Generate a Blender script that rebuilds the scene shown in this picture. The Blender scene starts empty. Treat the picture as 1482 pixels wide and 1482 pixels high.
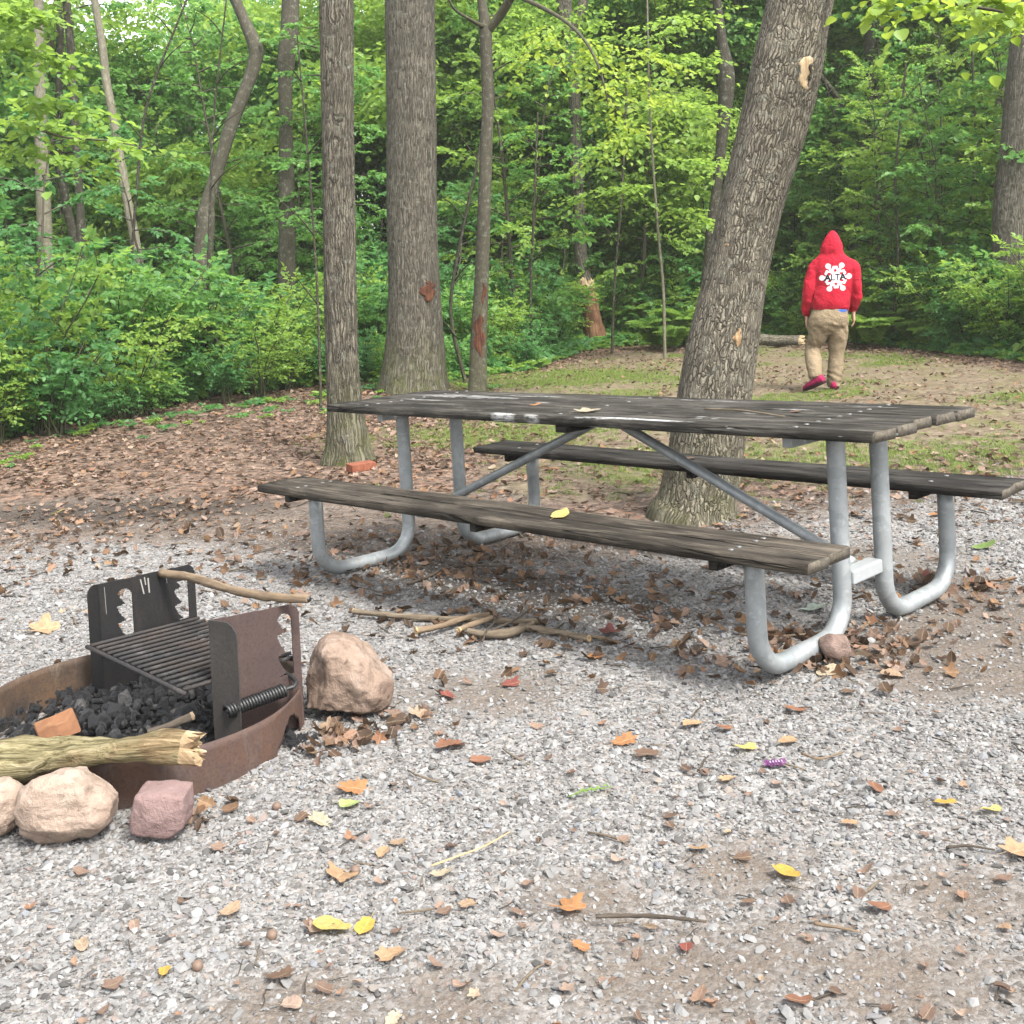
import bpy, bmesh, math, random
import numpy as np
from mathutils import Vector, Matrix
from mathutils.bvhtree import BVHTree

scene = bpy.context.scene
COL = scene.collection
R = math.radians

# ------------------------------------------------------------------ camera
FPX, CYP, PITCH, ROLL, CAMH = 1660.468, 494.0, 0.0684578, -0.0367706, 1.41291
TX, TY, TH = 0.379652, 4.912330, -0.788630          # picnic table centre and heading
cam_d = bpy.data.cameras.new("camera")
cam = bpy.data.objects.new("camera", cam_d)
COL.objects.link(cam)
cp, sp = math.cos(PITCH), math.sin(PITCH)
cr, sr = math.cos(ROLL), math.sin(ROLL)
fw = Vector((0, cp, -sp)); upv = Vector((0, sp, cp)); rt = Vector((1, 0, 0))
r2 = rt * cr + upv * sr
u2 = upv * cr - rt * sr
mm = Matrix.Identity(4)
for i in range(3):
    mm[i][0], mm[i][1], mm[i][2] = r2[i], u2[i], -fw[i]
mm[2][3] = CAMH
cam.matrix_world = mm
cam_d.sensor_width = 36.0
cam_d.lens = 36.0 * FPX / 1482.0
cam_d.shift_y = (CYP - 741.0) / 1482.0
cam_d.clip_start = 0.05
cam_d.clip_end = 600
scene.camera = cam

# ------------------------------------------------------------------ light
world = bpy.data.worlds.new("World")
scene.world = world
world.use_nodes = True
wn, wl = world.node_tree.nodes, world.node_tree.links
SUN_EL, SUN_AZ = R(54), R(142)                        # azimuth measured from +Y towards +X
sky = wn.new("ShaderNodeTexSky")
sky.sky_type = 'NISHITA'
sky.sun_disc = False
sky.sun_elevation = SUN_EL
sky.sun_rotation = SUN_AZ
sky.dust_density = 3.0
hs = wn.new("ShaderNodeHueSaturation")
hs.inputs['Saturation'].default_value = 0.24         # cloud-veiled sky
bg = wn["Background"]
bg.inputs['Strength'].default_value = 0.13
wl.new(sky.outputs[0], hs.inputs['Color'])
wl.new(hs.outputs[0], bg.inputs['Color'])
sun_d = bpy.data.lights.new("sun", 'SUN')
sun_d.energy = 1.5
sun_d.angle = R(12)
sun_d.color = (1.0, 0.965, 0.91)
sun = bpy.data.objects.new("sun", sun_d)
COL.objects.link(sun)
sd = Vector((math.sin(SUN_AZ) * math.cos(SUN_EL), math.cos(SUN_AZ) * math.cos(SUN_EL), math.sin(SUN_EL)))
sun.rotation_euler = (-sd).to_track_quat('-Z', 'Y').to_euler()
sun.location = (4, 4, 12)
vs = scene.view_settings
vs.view_transform = 'Standard'
vs.look = 'None'
vs.gamma = 1.0
vs.exposure = 2.28
vs.use_curve_mapping = False
scene.render.engine = 'CYCLES'
cy = scene.cycles
cy.max_bounces = 8
cy.diffuse_bounces = 5
cy.glossy_bounces = 3
cy.transmission_bounces = 5
cy.volume_bounces = 1
cy.volume_max_steps = 64
cy.use_denoising = True
cy.use_adaptive_sampling = True
cy.adaptive_threshold = 0.015
cy.sample_clamp_indirect = 6.0

# ------------------------------------------------------------------ picture <-> place
def gz(x, y):
    u = (x - TX) * math.cos(TH) + (y - TY) * math.sin(TH)
    return .124 * math.tanh(u / 4)

def gz_np(x, y):
    u = (x - TX) * np.cos(TH) + (y - TY) * np.sin(TH)
    return .124 * np.tanh(u / 4)

def ray(px, py):
    X, Y = px - 741.0, py - CYP
    a = X * cr + Y * sr
    b = -X * sr + Y * cr
    return np.array([a, FPX * cp - b * sp, -FPX * sp - b * cp]) / FPX

def atd(px, py, Y):
    r = ray(px, py)
    return np.array([0, 0, CAMH]) + r * (Y / r[1])

def at(px, py, h=0.0):
    z = h
    r = ray(px, py)
    for _ in range(25):
        t = (z - CAMH) / r[2]
        p = np.array([0, 0, CAMH]) + r * t
        z = gz(p[0], p[1]) + h
    return p

def pxs(px, y):                                       # metres per photo pixel at depth y
    return px * y / FPX

# ------------------------------------------------------------------ mesh helpers
class MB:
    def __init__(s):
        s.v, s.f, s.uv, s.m, s.rnd = [], [], [], [], []
        s.n = 0
    def add(s, verts, faces, uvs=None, mat=0, rnd=0.5):
        verts = [tuple(map(float, q)) for q in verts]
        s.v += verts
        for k, fc in enumerate(faces):
            s.f.append(tuple(i + s.n for i in fc))
            s.uv.append(uvs[k] if uvs else None)
            s.m.append(mat)
            s.rnd.append(rnd)
        s.n += len(verts)
    def build(s, name, mats, parent=None, smooth=True, bevel=0.0, link=True):
        me = bpy.data.meshes.new(name)
        me.from_pydata(s.v, [], s.f)
        if any(u is not None for u in s.uv):
            ul = me.uv_layers.new(name="UVMap")
            flat = []
            for fc, u in zip(s.f, s.uv):
                if u is None:
                    u = [(s.v[i][0], s.v[i][1]) for i in fc]
                for q in u:
                    flat += [q[0], q[1]]
            ul.data.foreach_set("uv", flat)
        at_ = me.attributes.new("rnd", 'FLOAT', 'FACE')
        at_.data.foreach_set("value", np.array(s.rnd, dtype=np.float32))
        mats = mats if isinstance(mats, (list, tuple)) else [mats]
        for m in mats:
            me.materials.append(m)
        me.polygons.foreach_set("material_index", np.array(s.m, dtype=np.int32))
        me.polygons.foreach_set("use_smooth", np.full(len(s.f), smooth))
        me.update()
        o = bpy.data.objects.new(name, me)
        if link:
            COL.objects.link(o)
        if parent is not None:
            o.parent = parent
        if bevel:
            md = o.modifiers.new("bevel", 'BEVEL')
            md.width = bevel
            md.segments = 2
            md.limit_method = 'ANGLE'
        return o

def tag(o, label=None, cat=None, group=None, kind=None):
    if label: o['label'] = label
    if cat: o['category'] = cat
    if group: o['group'] = group
    if kind: o['kind'] = kind
    return o

def empty(name, loc, label=None, cat=None, group=None, rz=0.0):
    o = bpy.data.objects.new(name, None)
    COL.objects.link(o)
    o.location = loc
    o.rotation_euler = (0, 0, rz)
    o.empty_display_size = 0.1
    return tag(o, label, cat, group)

def copy_tree(o, parent=None):
    c = o.copy()
    COL.objects.link(c)
    if parent is not None:
        c.parent = parent
    for ch in [q for q in bpy.data.objects if q.parent == o]:
        copy_tree(ch, c)
    return c

def frames(path):
    P = np.asarray(path, float)
    T = np.gradient(P, axis=0)
    T /= np.linalg.norm(T, axis=1)[:, None] + 1e-12
    a = np.array([0, 0, 1.0]) if abs(T[0][2]) < .9 else np.array([0, 1.0, 0])
    n = np.cross(T[0], a); n /= np.linalg.norm(n)
    Ns = []
    for t in T:
        n = n - t * (n @ t)
        n /= np.linalg.norm(n) + 1e-12
        Ns.append(n.copy())
    Ns = np.array(Ns)
    return P, T, Ns, np.cross(T, Ns)

def tube(mb, path, rad, seg=10, cap=True, jit=None, mat=0, rnd=0.5, uvr=None):
    """tube along path; rad scalar or list; jit(i, k, theta, s) scales the radius"""
    P, T, N, B = frames(path)
    n = len(P)
    rad = np.full(n, rad, float) if np.isscalar(rad) else np.asarray(rad, float)
    s = np.concatenate([[0], np.cumsum(np.linalg.norm(np.diff(P, axis=0), axis=1))])
    vs_, fs, us = [], [], []
    r0 = uvr or rad.mean()
    for i in range(n):
        for k in range(seg):
            th = 2 * math.pi * k / seg
            q = rad[i] * (jit(i, k, th, s[i]) if jit else 1.0)
            vs_.append(P[i] + (N[i] * math.cos(th) + B[i] * math.sin(th)) * q)
    for i in range(n - 1):
        for k in range(seg):
            k2 = (k + 1) % seg
            fs.append((i * seg + k, i * seg + k2, (i + 1) * seg + k2, (i + 1) * seg + k))
            u0, u1 = r0 * 2 * math.pi * k / seg, r0 * 2 * math.pi * (k + 1) / seg
            us.append(((u0, s[i]), (u1, s[i]), (u1, s[i + 1]), (u0, s[i + 1])))
    if cap:
        for i, rev in ((0, True), (n - 1, False)):
            c = len(vs_)
            vs_.append(P[i])
            for k in range(seg):
                a, b = i * seg + k, i * seg + (k + 1) % seg
                fs.append((b, a, c) if rev else (a, b, c))
                us.append(((0, s[i]), (.01, s[i]), (.005, s[i] + .01)))
    mb.add(vs_, fs, us, mat, rnd)

def smooth_path(pts, n):
    """Catmull-Rom through pts, n samples per span"""
    P = [np.asarray(p, float) for p in pts]
    P = [2 * P[0] - P[1]] + P + [2 * P[-1] - P[-2]]
    out = []
    for i in range(1, len(P) - 2):
        for k in range(n):
            t = k / n
            out.append(.5 * ((2 * P[i]) + (P[i + 1] - P[i - 1]) * t + (2 * P[i - 1] - 5 * P[i] + 4 * P[i + 1] - P[i + 2]) * t * t
                             + (3 * P[i] - P[i - 1] - 3 * P[i + 1] + P[i + 2]) * t ** 3))
    out.append(P[-2])
    return np.array(out)

def box_mb(mb, c, s, rot=None, mat=0):
    vs_ = []
    for x in (-.5, .5):
        for y in (-.5, .5):
            for z in (-.5, .5):
                p = Vector((x * s[0], y * s[1], z * s[2]))
                if rot is not None:
                    p = rot @ p
                vs_.append(Vector(c) + p)
    fs = [(0, 1, 3, 2), (4, 6, 7, 5), (0, 4, 5, 1), (2, 3, 7, 6), (0, 2, 6, 4), (1, 5, 7, 3)]
    mb.add(vs_, fs, None, mat)

def noise3(seed):
    """cheap smooth 3-D noise: a sum of random sines"""
    rg = np.random.RandomState(seed)
    K = rg.normal(size=(18, 3)); ph = rg.uniform(0, 6.28, 18)
    K *= (np.repeat([1.0, 2.1, 4.3], 6) / np.linalg.norm(K, axis=1))[:, None]
    A = np.repeat([.5, .3, .2], 6) / 2.5
    def f(p, sc=1.0):
        return float((A * np.sin(K @ (np.asarray(p) * sc) + ph)).sum())
    return f

def np_mesh(name, V, F, mat, rnd=None, smooth=True):
    """fast quad mesh from arrays"""
    me = bpy.data.meshes.new(name)
    V = np.asarray(V, np.float32); F = np.asarray(F, np.int32)
    me.vertices.add(len(V)); me.vertices.foreach_set("co", V.ravel())
    me.loops.add(F.size); me.loops.foreach_set("vertex_index", F.ravel())
    me.polygons.add(len(F))
    me.polygons.foreach_set("loop_start", np.arange(0, F.size, F.shape[1], dtype=np.int32))
    me.polygons.foreach_set("loop_total", np.full(len(F), F.shape[1], np.int32))
    if rnd is not None:
        a = me.attributes.new("rnd", 'FLOAT', 'FACE')
        a.data.foreach_set("value", np.asarray(rnd, np.float32))
    me.materials.append(mat)
    me.polygons.foreach_set("use_smooth", np.full(len(F), smooth))
    me.update(calc_edges=True)
    me.validate()
    return me

# ------------------------------------------------------------------ materials
class NT:
    def __init__(s, name, rough=0.8, spec=0.3):
        s.m = bpy.data.materials.new(name)
        s.m.use_nodes = True
        s.t = s.m.node_tree
        s.n, s.l = s.t.nodes, s.t.links
        s.b = s.n["Principled BSDF"]
        s.out = s.n["Material Output"]
        s.b.inputs['Roughness'].default_value = rough
        s.b.inputs['Specular IOR Level'].default_value = spec
    def put(s, node, key, v):
        if v is None: return
        if isinstance(v, bpy.types.NodeSocket): s.l.new(v, node.inputs[key])
        else: node.inputs[key].default_value = v
    def co(s, kind='Object'):
        return s.n.new("ShaderNodeTexCoord").outputs[kind]
    def mapping(s, v, scale=(1, 1, 1), loc=(0, 0, 0), rot=(0, 0, 0)):
        q = s.n.new("ShaderNodeMapping")
        q.inputs['Scale'].default_value = scale
        q.inputs['Location'].default_value = loc
        q.inputs['Rotation'].default_value = rot
        s.l.new(v, q.inputs['Vector'])
        return q.outputs[0]
    def noise(s, v, scale, detail=4, rough=.55, dist=0.0, col=False):
        q = s.n.new("ShaderNodeTexNoise")
        s.put(q, 'Vector', v)
        q.inputs['Scale'].default_value = scale; q.inputs['Detail'].default_value = detail
        q.inputs['Roughness'].default_value = rough; q.inputs['Distortion'].default_value = dist
        return q.outputs['Color' if col else 'Fac']
    def voro(s, v, scale, feature='F1', out='Distance', rnd=1.0):
        q = s.n.new("ShaderNodeTexVoronoi")
        q.feature = feature
        s.put(q, 'Vector', v)
        q.inputs['Scale'].default_value = scale
        q.inputs['Randomness'].default_value = rnd
        return q.outputs[out]
    def ramp(s, v, stops, interp='LINEAR'):
        q = s.n.new("ShaderNodeValToRGB")
        q.color_ramp.interpolation = interp
        e = q.color_ramp.elements
        while len(e) < len(stops): e.new(0.5)
        for el, (p, c) in zip(e, stops):
            el.position = p
            el.color = (c, c, c, 1) if np.isscalar(c) else (*c, 1)
        s.put(q, 'Fac', v)
        return q.outputs[0]
    def mix(s, f, a, b, mode='MIX'):
        q = s.n.new("ShaderNodeMix")
        q.data_type = 'RGBA'; q.blend_type = mode
        s.put(q, 0, f)
        for i, v in ((6, a), (7, b)):
            if isinstance(v, bpy.types.NodeSocket): s.l.new(v, q.inputs[i])
            else: q.inputs[i].default_value = (*v, 1) if not np.isscalar(v) else (v, v, v, 1)
        return q.outputs[2]
    def math(s, op, a, b=None, c=None, clamp=False):
        q = s.n.new("ShaderNodeMath")
        q.operation = op; q.use_clamp = clamp
        for i, v in enumerate((a, b, c)):
            if v is not None: s.put(q, i, v)
        return q.outputs[0]
    def attr(s, name, out='Fac'):
        q = s.n.new("ShaderNodeAttribute")
        q.attribute_name = name
        return q.outputs[out]
    def rand(s):
        return s.n.new("ShaderNodeObjectInfo").outputs['Random']
    def sep(s, v):
        q = s.n.new("ShaderNodeSeparateXYZ"); s.l.new(v, q.inputs[0]); return q.outputs
    def bump(s, h, strength=.5, dist=.01, nrm=None):
        q = s.n.new("ShaderNodeBump")
        q.inputs['Strength'].default_value = strength; q.inputs['Distance'].default_value = dist
        s.put(q, 'Height', h)
        if nrm is not None: s.l.new(nrm, q.inputs['Normal'])
        s.l.new(q.outputs[0], s.b.inputs['Normal'])
        return q.outputs[0]
    alb = .66
    def color(s, v):
        if not isinstance(v, bpy.types.NodeSocket): v = s.mix(0.0, v, v)
        s.l.new(s.mix(1.0, v, (s.alb,) * 3, 'MULTIPLY') if s.alb != 1 else v, s.b.inputs['Base Color'])
    def rough(s, v): s.put(s.b, 'Roughness', v)

def leaf_mat(name, stops, trans=(.16, .30, .05), tmix=.42, rough=.45):
    t = NT(name, rough, .35); t.alb = 1
    f = t.math('ADD', t.math('MULTIPLY', t.attr('rnd'), .62), t.math('MULTIPLY', t.rand(), .38))
    c = t.ramp(f, stops)
    t.color(c)
    tr = t.n.new("ShaderNodeBsdfTranslucent")
    t.l.new(t.mix(.55, c, trans), tr.inputs['Color'])
    mx = t.n.new("ShaderNodeMixShader")
    mx.inputs[0].default_value = tmix
    t.l.new(t.b.outputs[0], mx.inputs[1]); t.l.new(tr.outputs[0], mx.inputs[2])
    t.l.new(mx.outputs[0], t.out.inputs['Surface'])
    return t.m

M = {}
M['leaf_mid'] = leaf_mat("leaf_mid_green", [(0, (.055, .13, .038)), (.35, (.085, .195, .052)), (.7, (.130, .265, .066)), (1, (.20, .33, .085))], (.25, .48, .09), .56)
M['leaf_deep'] = leaf_mat("leaf_deep_green", [(0, (.046, .12, .048)), (.4, (.070, .18, .062)), (.8, (.105, .235, .072)), (1, (.155, .28, .09))], (.19, .44, .11), .56)
M['leaf_lime'] = leaf_mat("leaf_lime_green", [(0, (.11, .20, .042)), (.5, (.17, .28, .055)), (.9, (.23, .34, .07)), (1, (.31, .36, .075))], (.36, .52, .07), .55)
M['leaf_yellow'] = leaf_mat("leaf_yellow_green", [(0, (.14, .24, .04)), (.6, (.22, .32, .05)), (1, (.33, .36, .06))], (.44, .56, .06), .55)
M['fern'] = leaf_mat("fern_green", [(0, (.11, .21, .04)), (.6, (.17, .29, .055)), (1, (.23, .34, .07))], (.36, .54, .08), .55)
M['moss_blade'] = leaf_mat("grass_green", [(0, (.07, .11, .02)), (.5, (.12, .17, .03)), (1, (.2, .22, .06))], (.2, .3, .05), .3)

def bark_mat(name, ridge, furrow, su, sv, moss=0.0, bump=.9, mossz=1.0, dist=.014, plate=.8):
    t = NT(name, .9, .15); t.alb = .86
    uv = t.co('UV')
    w = t.noise(uv, 6, 4, .65, 0, True)
    q = t.n.new("ShaderNodeVectorMath"); q.operation = 'MULTIPLY_ADD'
    t.l.new(w, q.inputs[0]); q.inputs[1].default_value = (.075, .22, 0); t.l.new(uv, q.inputs[2])
    d = t.voro(t.mapping(q.outputs[0], (su, sv, 1)), 1.0, 'DISTANCE_TO_EDGE')
    d2 = t.voro(t.mapping(q.outputs[0], (su * 2.1, sv * 1.3, 1), (3, 1, 0)), 1.0, 'DISTANCE_TO_EDGE')
    fine = t.noise(t.mapping(uv, (75, 20, 1)), 1.0, 7, .72, .4)
    stri = t.noise(t.mapping(q.outputs[0], (su * 1.7, sv * .35, 1)), 1.0, 5, .65)
    big = t.noise(uv, 1.9, 5, .6)
    crack = t.math('MULTIPLY', t.ramp(d, [(0, 1), (.16, .25), (.30, 0)]), t.ramp(t.noise(uv, 9, 4, .6), [(.30, .45), (.52, 1)]))
    crack = t.math('MAXIMUM', crack, t.math('MULTIPLY', t.ramp(d2, [(0, .8), (.14, 0)]), t.ramp(t.noise(uv, 8, 4), [(.42, 0), (.6, .8)])))
    crack = t.math('MAXIMUM', crack, t.ramp(stri, [(.34, .95), (.49, 0)]))
    h = t.math('ADD', t.math('MULTIPLY', crack, -1.0), t.math('MULTIPLY', fine, .55))
    h = t.math('ADD', h, t.math('MULTIPLY', stri, .7))
    c = t.ramp(fine, [(.22, tuple(.5 * x for x in ridge)), (.48, ridge), (.74, tuple(1.5 * x for x in ridge))])
    c = t.mix(t.math('MULTIPLY', crack, plate), c, furrow)
    c = t.mix(t.ramp(big, [(.38, 0), (.66, .55)]), c, t.mix(.55, c, tuple(.45 * x for x in ridge)))
    c = t.mix(t.ramp(t.noise(uv, 13, 5, .72), [(.54, 0), (.66, .5)]), c, (.24, .25, .20))         # pale lichen
    if moss:
        z = t.sep(uv)[1]
        k = t.math('MULTIPLY', t.ramp(t.math('DIVIDE', z, mossz), [(0.0, 1), (1, 0)]), t.ramp(t.noise(uv, 5, 5, .7), [(.36, 0), (.60, moss)]))
        c = t.mix(k, c, (.085, .095, .026))
    t.color(c)
    t.bump(h, bump, dist)
    return t.m
M['bark_a'] = bark_mat("bark_ridged_gray", (.185, .165, .125), (.022, .018, .013), 40, 5, .7, 1, 1.0, .016, 1.0)
M['bark_b'] = bark_mat("bark_gray_brown", (.160, .144, .112), (.028, .023, .017), 36, 4.2, .75, 1, 1.0, .014, 1.0)
M['bark_c'] = bark_mat("bark_scaly", (.262, .232, .176), (.034, .028, .020), 50, 14, .55, 1, .8, .014, 1.0)
M['bark_d'] = bark_mat("bark_smooth_dark", (.080, .073, .052), (.042, .037, .027), 26, 9, .3, .4, 2.0, .006)
M['bark_e'] = bark_mat("bark_pale", (.185, .17, .122), (.095, .085, .062), 20, 7, .3, .4, 2.0, .006)
M['bark_f'] = bark_mat("bark_dark", (.052, .047, .034), (.024, .021, .015), 24, 6, .3, .6, 2.0, .008)
t = NT("twig_brown", .85); t.color(t.mix(t.noise(t.co(), 30), (.05, .042, .03), (.10, .085, .06))); M['twig'] = t.m
t = NT("stem_green", .7); t.color(t.mix(t.noise(t.co(), 12), (.05, .065, .025), (.085, .075, .045))); M['stem'] = t.m

# rotten wood, firewood
def wood_mat(name, a, b, c3, sc=(30, 30, 3), bump=.6, rough=.9):
    t = NT(name, rough, .2)
    v = t.mapping(t.co('UV'), (sc[0], sc[2], 1))
    n1 = t.noise(v, 1.0, 6, .65, .6)
    n2 = t.noise(t.co('UV'), 9, 4)
    c = t.ramp(n1, [(.28, a), (.5, b), (.72, c3)])
    c = t.mix(t.ramp(n2, [(.45, 0), (.65, .6)]), c, a)
    t.color(c)
    t.bump(n1, bump, .01)
    return t.m
M['rot_red'] = wood_mat("rotten_wood_red", (.055, .026, .014), (.16, .078, .040), (.32, .20, .105), (40, 40, 4), 1.0)
M['rot_pale'] = wood_mat("broken_wood_pale", (.20, .125, .065), (.50, .37, .22), (.66, .54, .36), (40, 40, 4), .8)
M['scar'] = wood_mat("bare_scar_wood", (.17, .09, .04), (.42, .28, .15), (.52, .40, .26), (60, 60, 4), .5)
M['scar_red'] = wood_mat("red_scar_wood", (.030, .013, .009), (.105, .038, .020), (.22, .095, .048), (60, 60, 4), .6)
M['cut_wood'] = wood_mat("split_wood_orange", (.12, .055, .028), (.25, .12, .062), (.38, .22, .125), (50, 50, 3), .3)
M['cut_end'] = wood_mat("fresh_stick_wood", (.36, .24, .12), (.52, .37, .20), (.64, .50, .30), (60, 60, 5), .3)
M['stick'] = wood_mat("stick_bark", (.10, .075, .05), (.19, .15, .105), (.29, .235, .17), (60, 60, 9), .5)
M['stick_tan'] = wood_mat("stick_tan", (.11, .076, .048), (.21, .152, .098), (.32, .245, .165), (60, 60, 9), .4)
M['stick_dark'] = wood_mat("stick_dark", (.045, .035, .026), (.085, .068, .052), (.14, .115, .09), (60, 60, 9), .5)
t = NT("mossy_log_bark", .95, .1)
ob = t.co()
v_ = t.mapping(ob, (7, 55, 55))
n1 = t.noise(v_, 1, 7, .72, 1.2); n2 = t.noise(ob, 16, 5, .65); n3 = t.noise(ob, 6, 4)
c = t.ramp(n1, [(.30, (.022, .018, .009)), (.40, (.13, .108, .052)), (.52, (.33, .285, .155)), (.70, (.54, .47, .31))])
c = t.mix(t.ramp(n2, [(.58, 0), (.74, .55)]), c, (.20, .195, .075))
c = t.mix(t.ramp(n3, [(.52, 0), (.66, .7)]), c, t.ramp(n1, [(.3, (.06, .035, .018)), (.6, (.33, .22, .12))]))
t.alb = .82; t.color(c); t.bump(t.math('ADD', n1, t.math('MULTIPLY', n2, .5)), 1.0, .03); M['mossy'] = t.m

# weathered table planks: dark grey-brown stained wood, white paint worn on it
def plank_mat(name, dark, mid, light, paint=None):
    t = NT(name, .92, .10)
    ob = t.co()
    v = t.mapping(ob, (1.3, 52, 52))
    g = t.noise(v, 1.0, 7, .70, .5)
    g2 = t.noise(t.mapping(ob, (5, 120, 120)), 1.0, 4, .6, .3)
    blot = t.noise(t.mapping(ob, (2.2, 6, 6)), 1.0, 5, .6)
    c = t.ramp(g, [(.28, dark), (.5, mid), (.72, light)])
    c = t.mix(t.ramp(g2, [(.3, .65), (.55, 0)]), c, tuple(.35 * x for x in dark))
    c = t.mix(t.ramp(blot, [(.42, .75), (.62, 0)]), c, tuple(.6 * x for x in dark))
    ck = t.voro(t.mapping(t.mix(.012, ob, t.noise(ob, 5, 3, .5, 0, True)), (1.1, 48, 48)), 1.0, 'DISTANCE_TO_EDGE')
    ckm = t.math('MULTIPLY', t.ramp(ck, [(0, 1), (.045, 0)]), t.ramp(t.noise(t.mapping(ob, (3, 20, 20)), 1, 3), [(.42, 0), (.55, .95)]))
    worn = t.ramp(t.noise(t.mapping(ob, (3.5, 16, 16), (7, 0, 0)), 1.0, 6, .68), [(.50, 0), (.70, .5)])
    c = t.mix(worn, c, t.mix(.5, light, t.ramp(g2, [(.3, mid), (.7, tuple(1.5 * x for x in light))])))
    c = t.mix(ckm, c, (.008, .007, .006))
    if paint:
        x, y, z = t.sep(ob)
        best = None
        brk = t.noise(t.mapping(ob, (16, 48, 48)), 1.0, 5, .7)
        for (pu, pv, ru, rv, amt) in paint:
            du = t.math('DIVIDE', t.math('SUBTRACT', x, pu), ru)
            dv = t.math('DIVIDE', t.math('SUBTRACT', y, pv), rv)
            d2 = t.math('ADD', t.math('MULTIPLY', du, du), t.math('MULTIPLY', dv, dv))
            k = t.math('MULTIPLY', t.ramp(d2, [(.3, 1), (1.0, 0)]), amt)
            best = k if best is None else t.math('MAXIMUM', best, k)
        kk = t.math('MULTIPLY', best, t.ramp(brk, [(.42, 0), (.54, .9)]))
        kk = t.math('MAXIMUM', kk, t.ramp(t.noise(t.mapping(ob, (9, 40, 40), (2, 0, 0)), 1.0, 3, .5), [(.715, 0), (.74, .5)]))
        c = t.mix(kk, c, (.50, .50, .48))
    t.color(c)
    t.rough(.93)
    t.bump(t.math('SUBTRACT', t.math('ADD', g, t.math('MULTIPLY', g2, .6)), t.math('MULTIPLY', ckm, 1.2)), .9, .007)
    return t.m
PAINT = [(-.95, .12, .42, .06, .62), (-.62, .22, .26, .03, .6), (-1.1, -.05, .2, .02, .5), (.50, -.325, .26, .028, 1.6), (.30, -.345, .10, .02, 1.0), (-.22, -.36, .08, .02, 1.0), (-.05, -.36, .05, .02, .8), (.72, -.22, .07, .012, 1), (.9, .10, .10, .016, 1.0),
         (.80, -.05, .04, .01, 1), (.68, -.20, .04, .01, 1), (1.12, .28, .16, .012, .6), (.35, .30, .25, .012, .6), (-.35, .02, .05, .014, .6), (-.1, .28, .16, .012, .5)]
M['top_plank'] = plank_mat("table_plank", (.034, .031, .026), (.084, .077, .066), (.21, .195, .168), PAINT)
M['seat_plank'] = plank_mat("seat_plank", (.036, .031, .025), (.088, .075, .060), (.235, .20, .155))
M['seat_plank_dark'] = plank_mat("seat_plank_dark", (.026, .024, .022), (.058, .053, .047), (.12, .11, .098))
t = NT("plank_end_grain", .9); ob = t.co()
c = t.ramp(t.noise(ob, 60, 5, .7), [(.3, (.05, .042, .032)), (.6, (.14, .12, .09)), (.8, (.22, .19, .145))])
t.color(c); t.bump(t.noise(ob, 90), .5, .004); M['end_grain'] = t.m

t = NT("galvanized_steel", .42, .5)
ob = t.co()
cells = t.voro(ob, 26, 'F1', 'Color')
sp_ = t.n.new("ShaderNodeSeparateColor"); t.l.new(cells, sp_.inputs[0])
n1 = t.noise(ob, 9, 5, .6)
c = t.mix(t.ramp(sp_.outputs[0], [(0, 0), (1, 1)]), (.31, .335, .34), (.41, .432, .435))
c = t.mix(t.ramp(n1, [(.4, 0), (.7, .6)]), c, (.22, .235, .235))
c = t.mix(t.ramp(t.noise(ob, 18, 5, .7), [(.56, 0), (.66, .6)]), c, (.52, .54, .54))
c = t.mix(t.ramp(t.noise(t.mapping(ob, (12, 12, 5)), 1, 5, .7), [(.55, 0), (.70, .55)]), c, (.20, .185, .165))
t.color(c); t.b.inputs['Metallic'].default_value = .35
t.rough(t.ramp(n1, [(.3, .38), (.7, .62)])); M['galv'] = t.m
t = NT("pale_zinc_plate", .5, .4); t.color(t.mix(t.noise(t.co(), 25), (.33, .35, .355), (.46, .475, .48))); t.b.inputs['Metallic'].default_value = .15; M['zinc'] = t.m
t = NT("bolt_metal", .4, .5); t.color((.19, .19, .185)); t.b.inputs['Metallic'].default_value = .4; M['bolt'] = t.m

# rusty steel of the fire ring
def rust_mat(name, base, rust, pale, k=.5):
    t = NT(name, .75, .3)
    ob = t.co()
    n1 = t.noise(ob, 6, 6, .65)
    n2 = t.noise(t.mapping(ob, (14, 14, 4)), 1, 6, .7)
    c = t.mix(t.ramp(n1, [(.36, 0), (.66, 1)]), base, rust)
    c = t.mix(t.ramp(n2, [(.54, 0), (.72, k)]), c, pale)
    c = t.mix(t.ramp(t.noise(ob, 120, 3), [(.35, .4), (.5, 0)]), c, tuple(.4 * x for x in base))
    t.color(c); t.bump(t.noise(ob, 90, 5), .35, .004)
    t.b.inputs['Metallic'].default_value = .15
    return t.m
M['rust_out'] = rust_mat("rusty_steel_outer", (.078, .054, .050), (.115, .062, .040), (.16, .135, .125))
M['rust_in'] = rust_mat("sooty_steel_inner", (.055, .042, .034), (.14, .085, .05), (.26, .20, .14), .8)
M['black_steel'] = rust_mat("black_painted_steel", (.012, .012, .013), (.020, .018, .017), (.05, .038, .032), .5)
M['plate_brown'] = rust_mat("brown_steel_plate", (.072, .048, .044), (.095, .060, .052), (.13, .10, .09), .35)
M['flange_gray'] = rust_mat("dark_gray_steel", (.040, .038, .036), (.058, .050, .044), (.10, .09, .08), .4)
M['grate'] = rust_mat("burnt_grate_steel", (.030, .030, .031), (.055, .043, .037), (.15, .14, .135), .6)
t = NT("black_coil", .45, .5); t.color((.014, .014, .014)); M['coil'] = t.m
t = NT("charcoal", .6, .5); ob = t.co()
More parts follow.
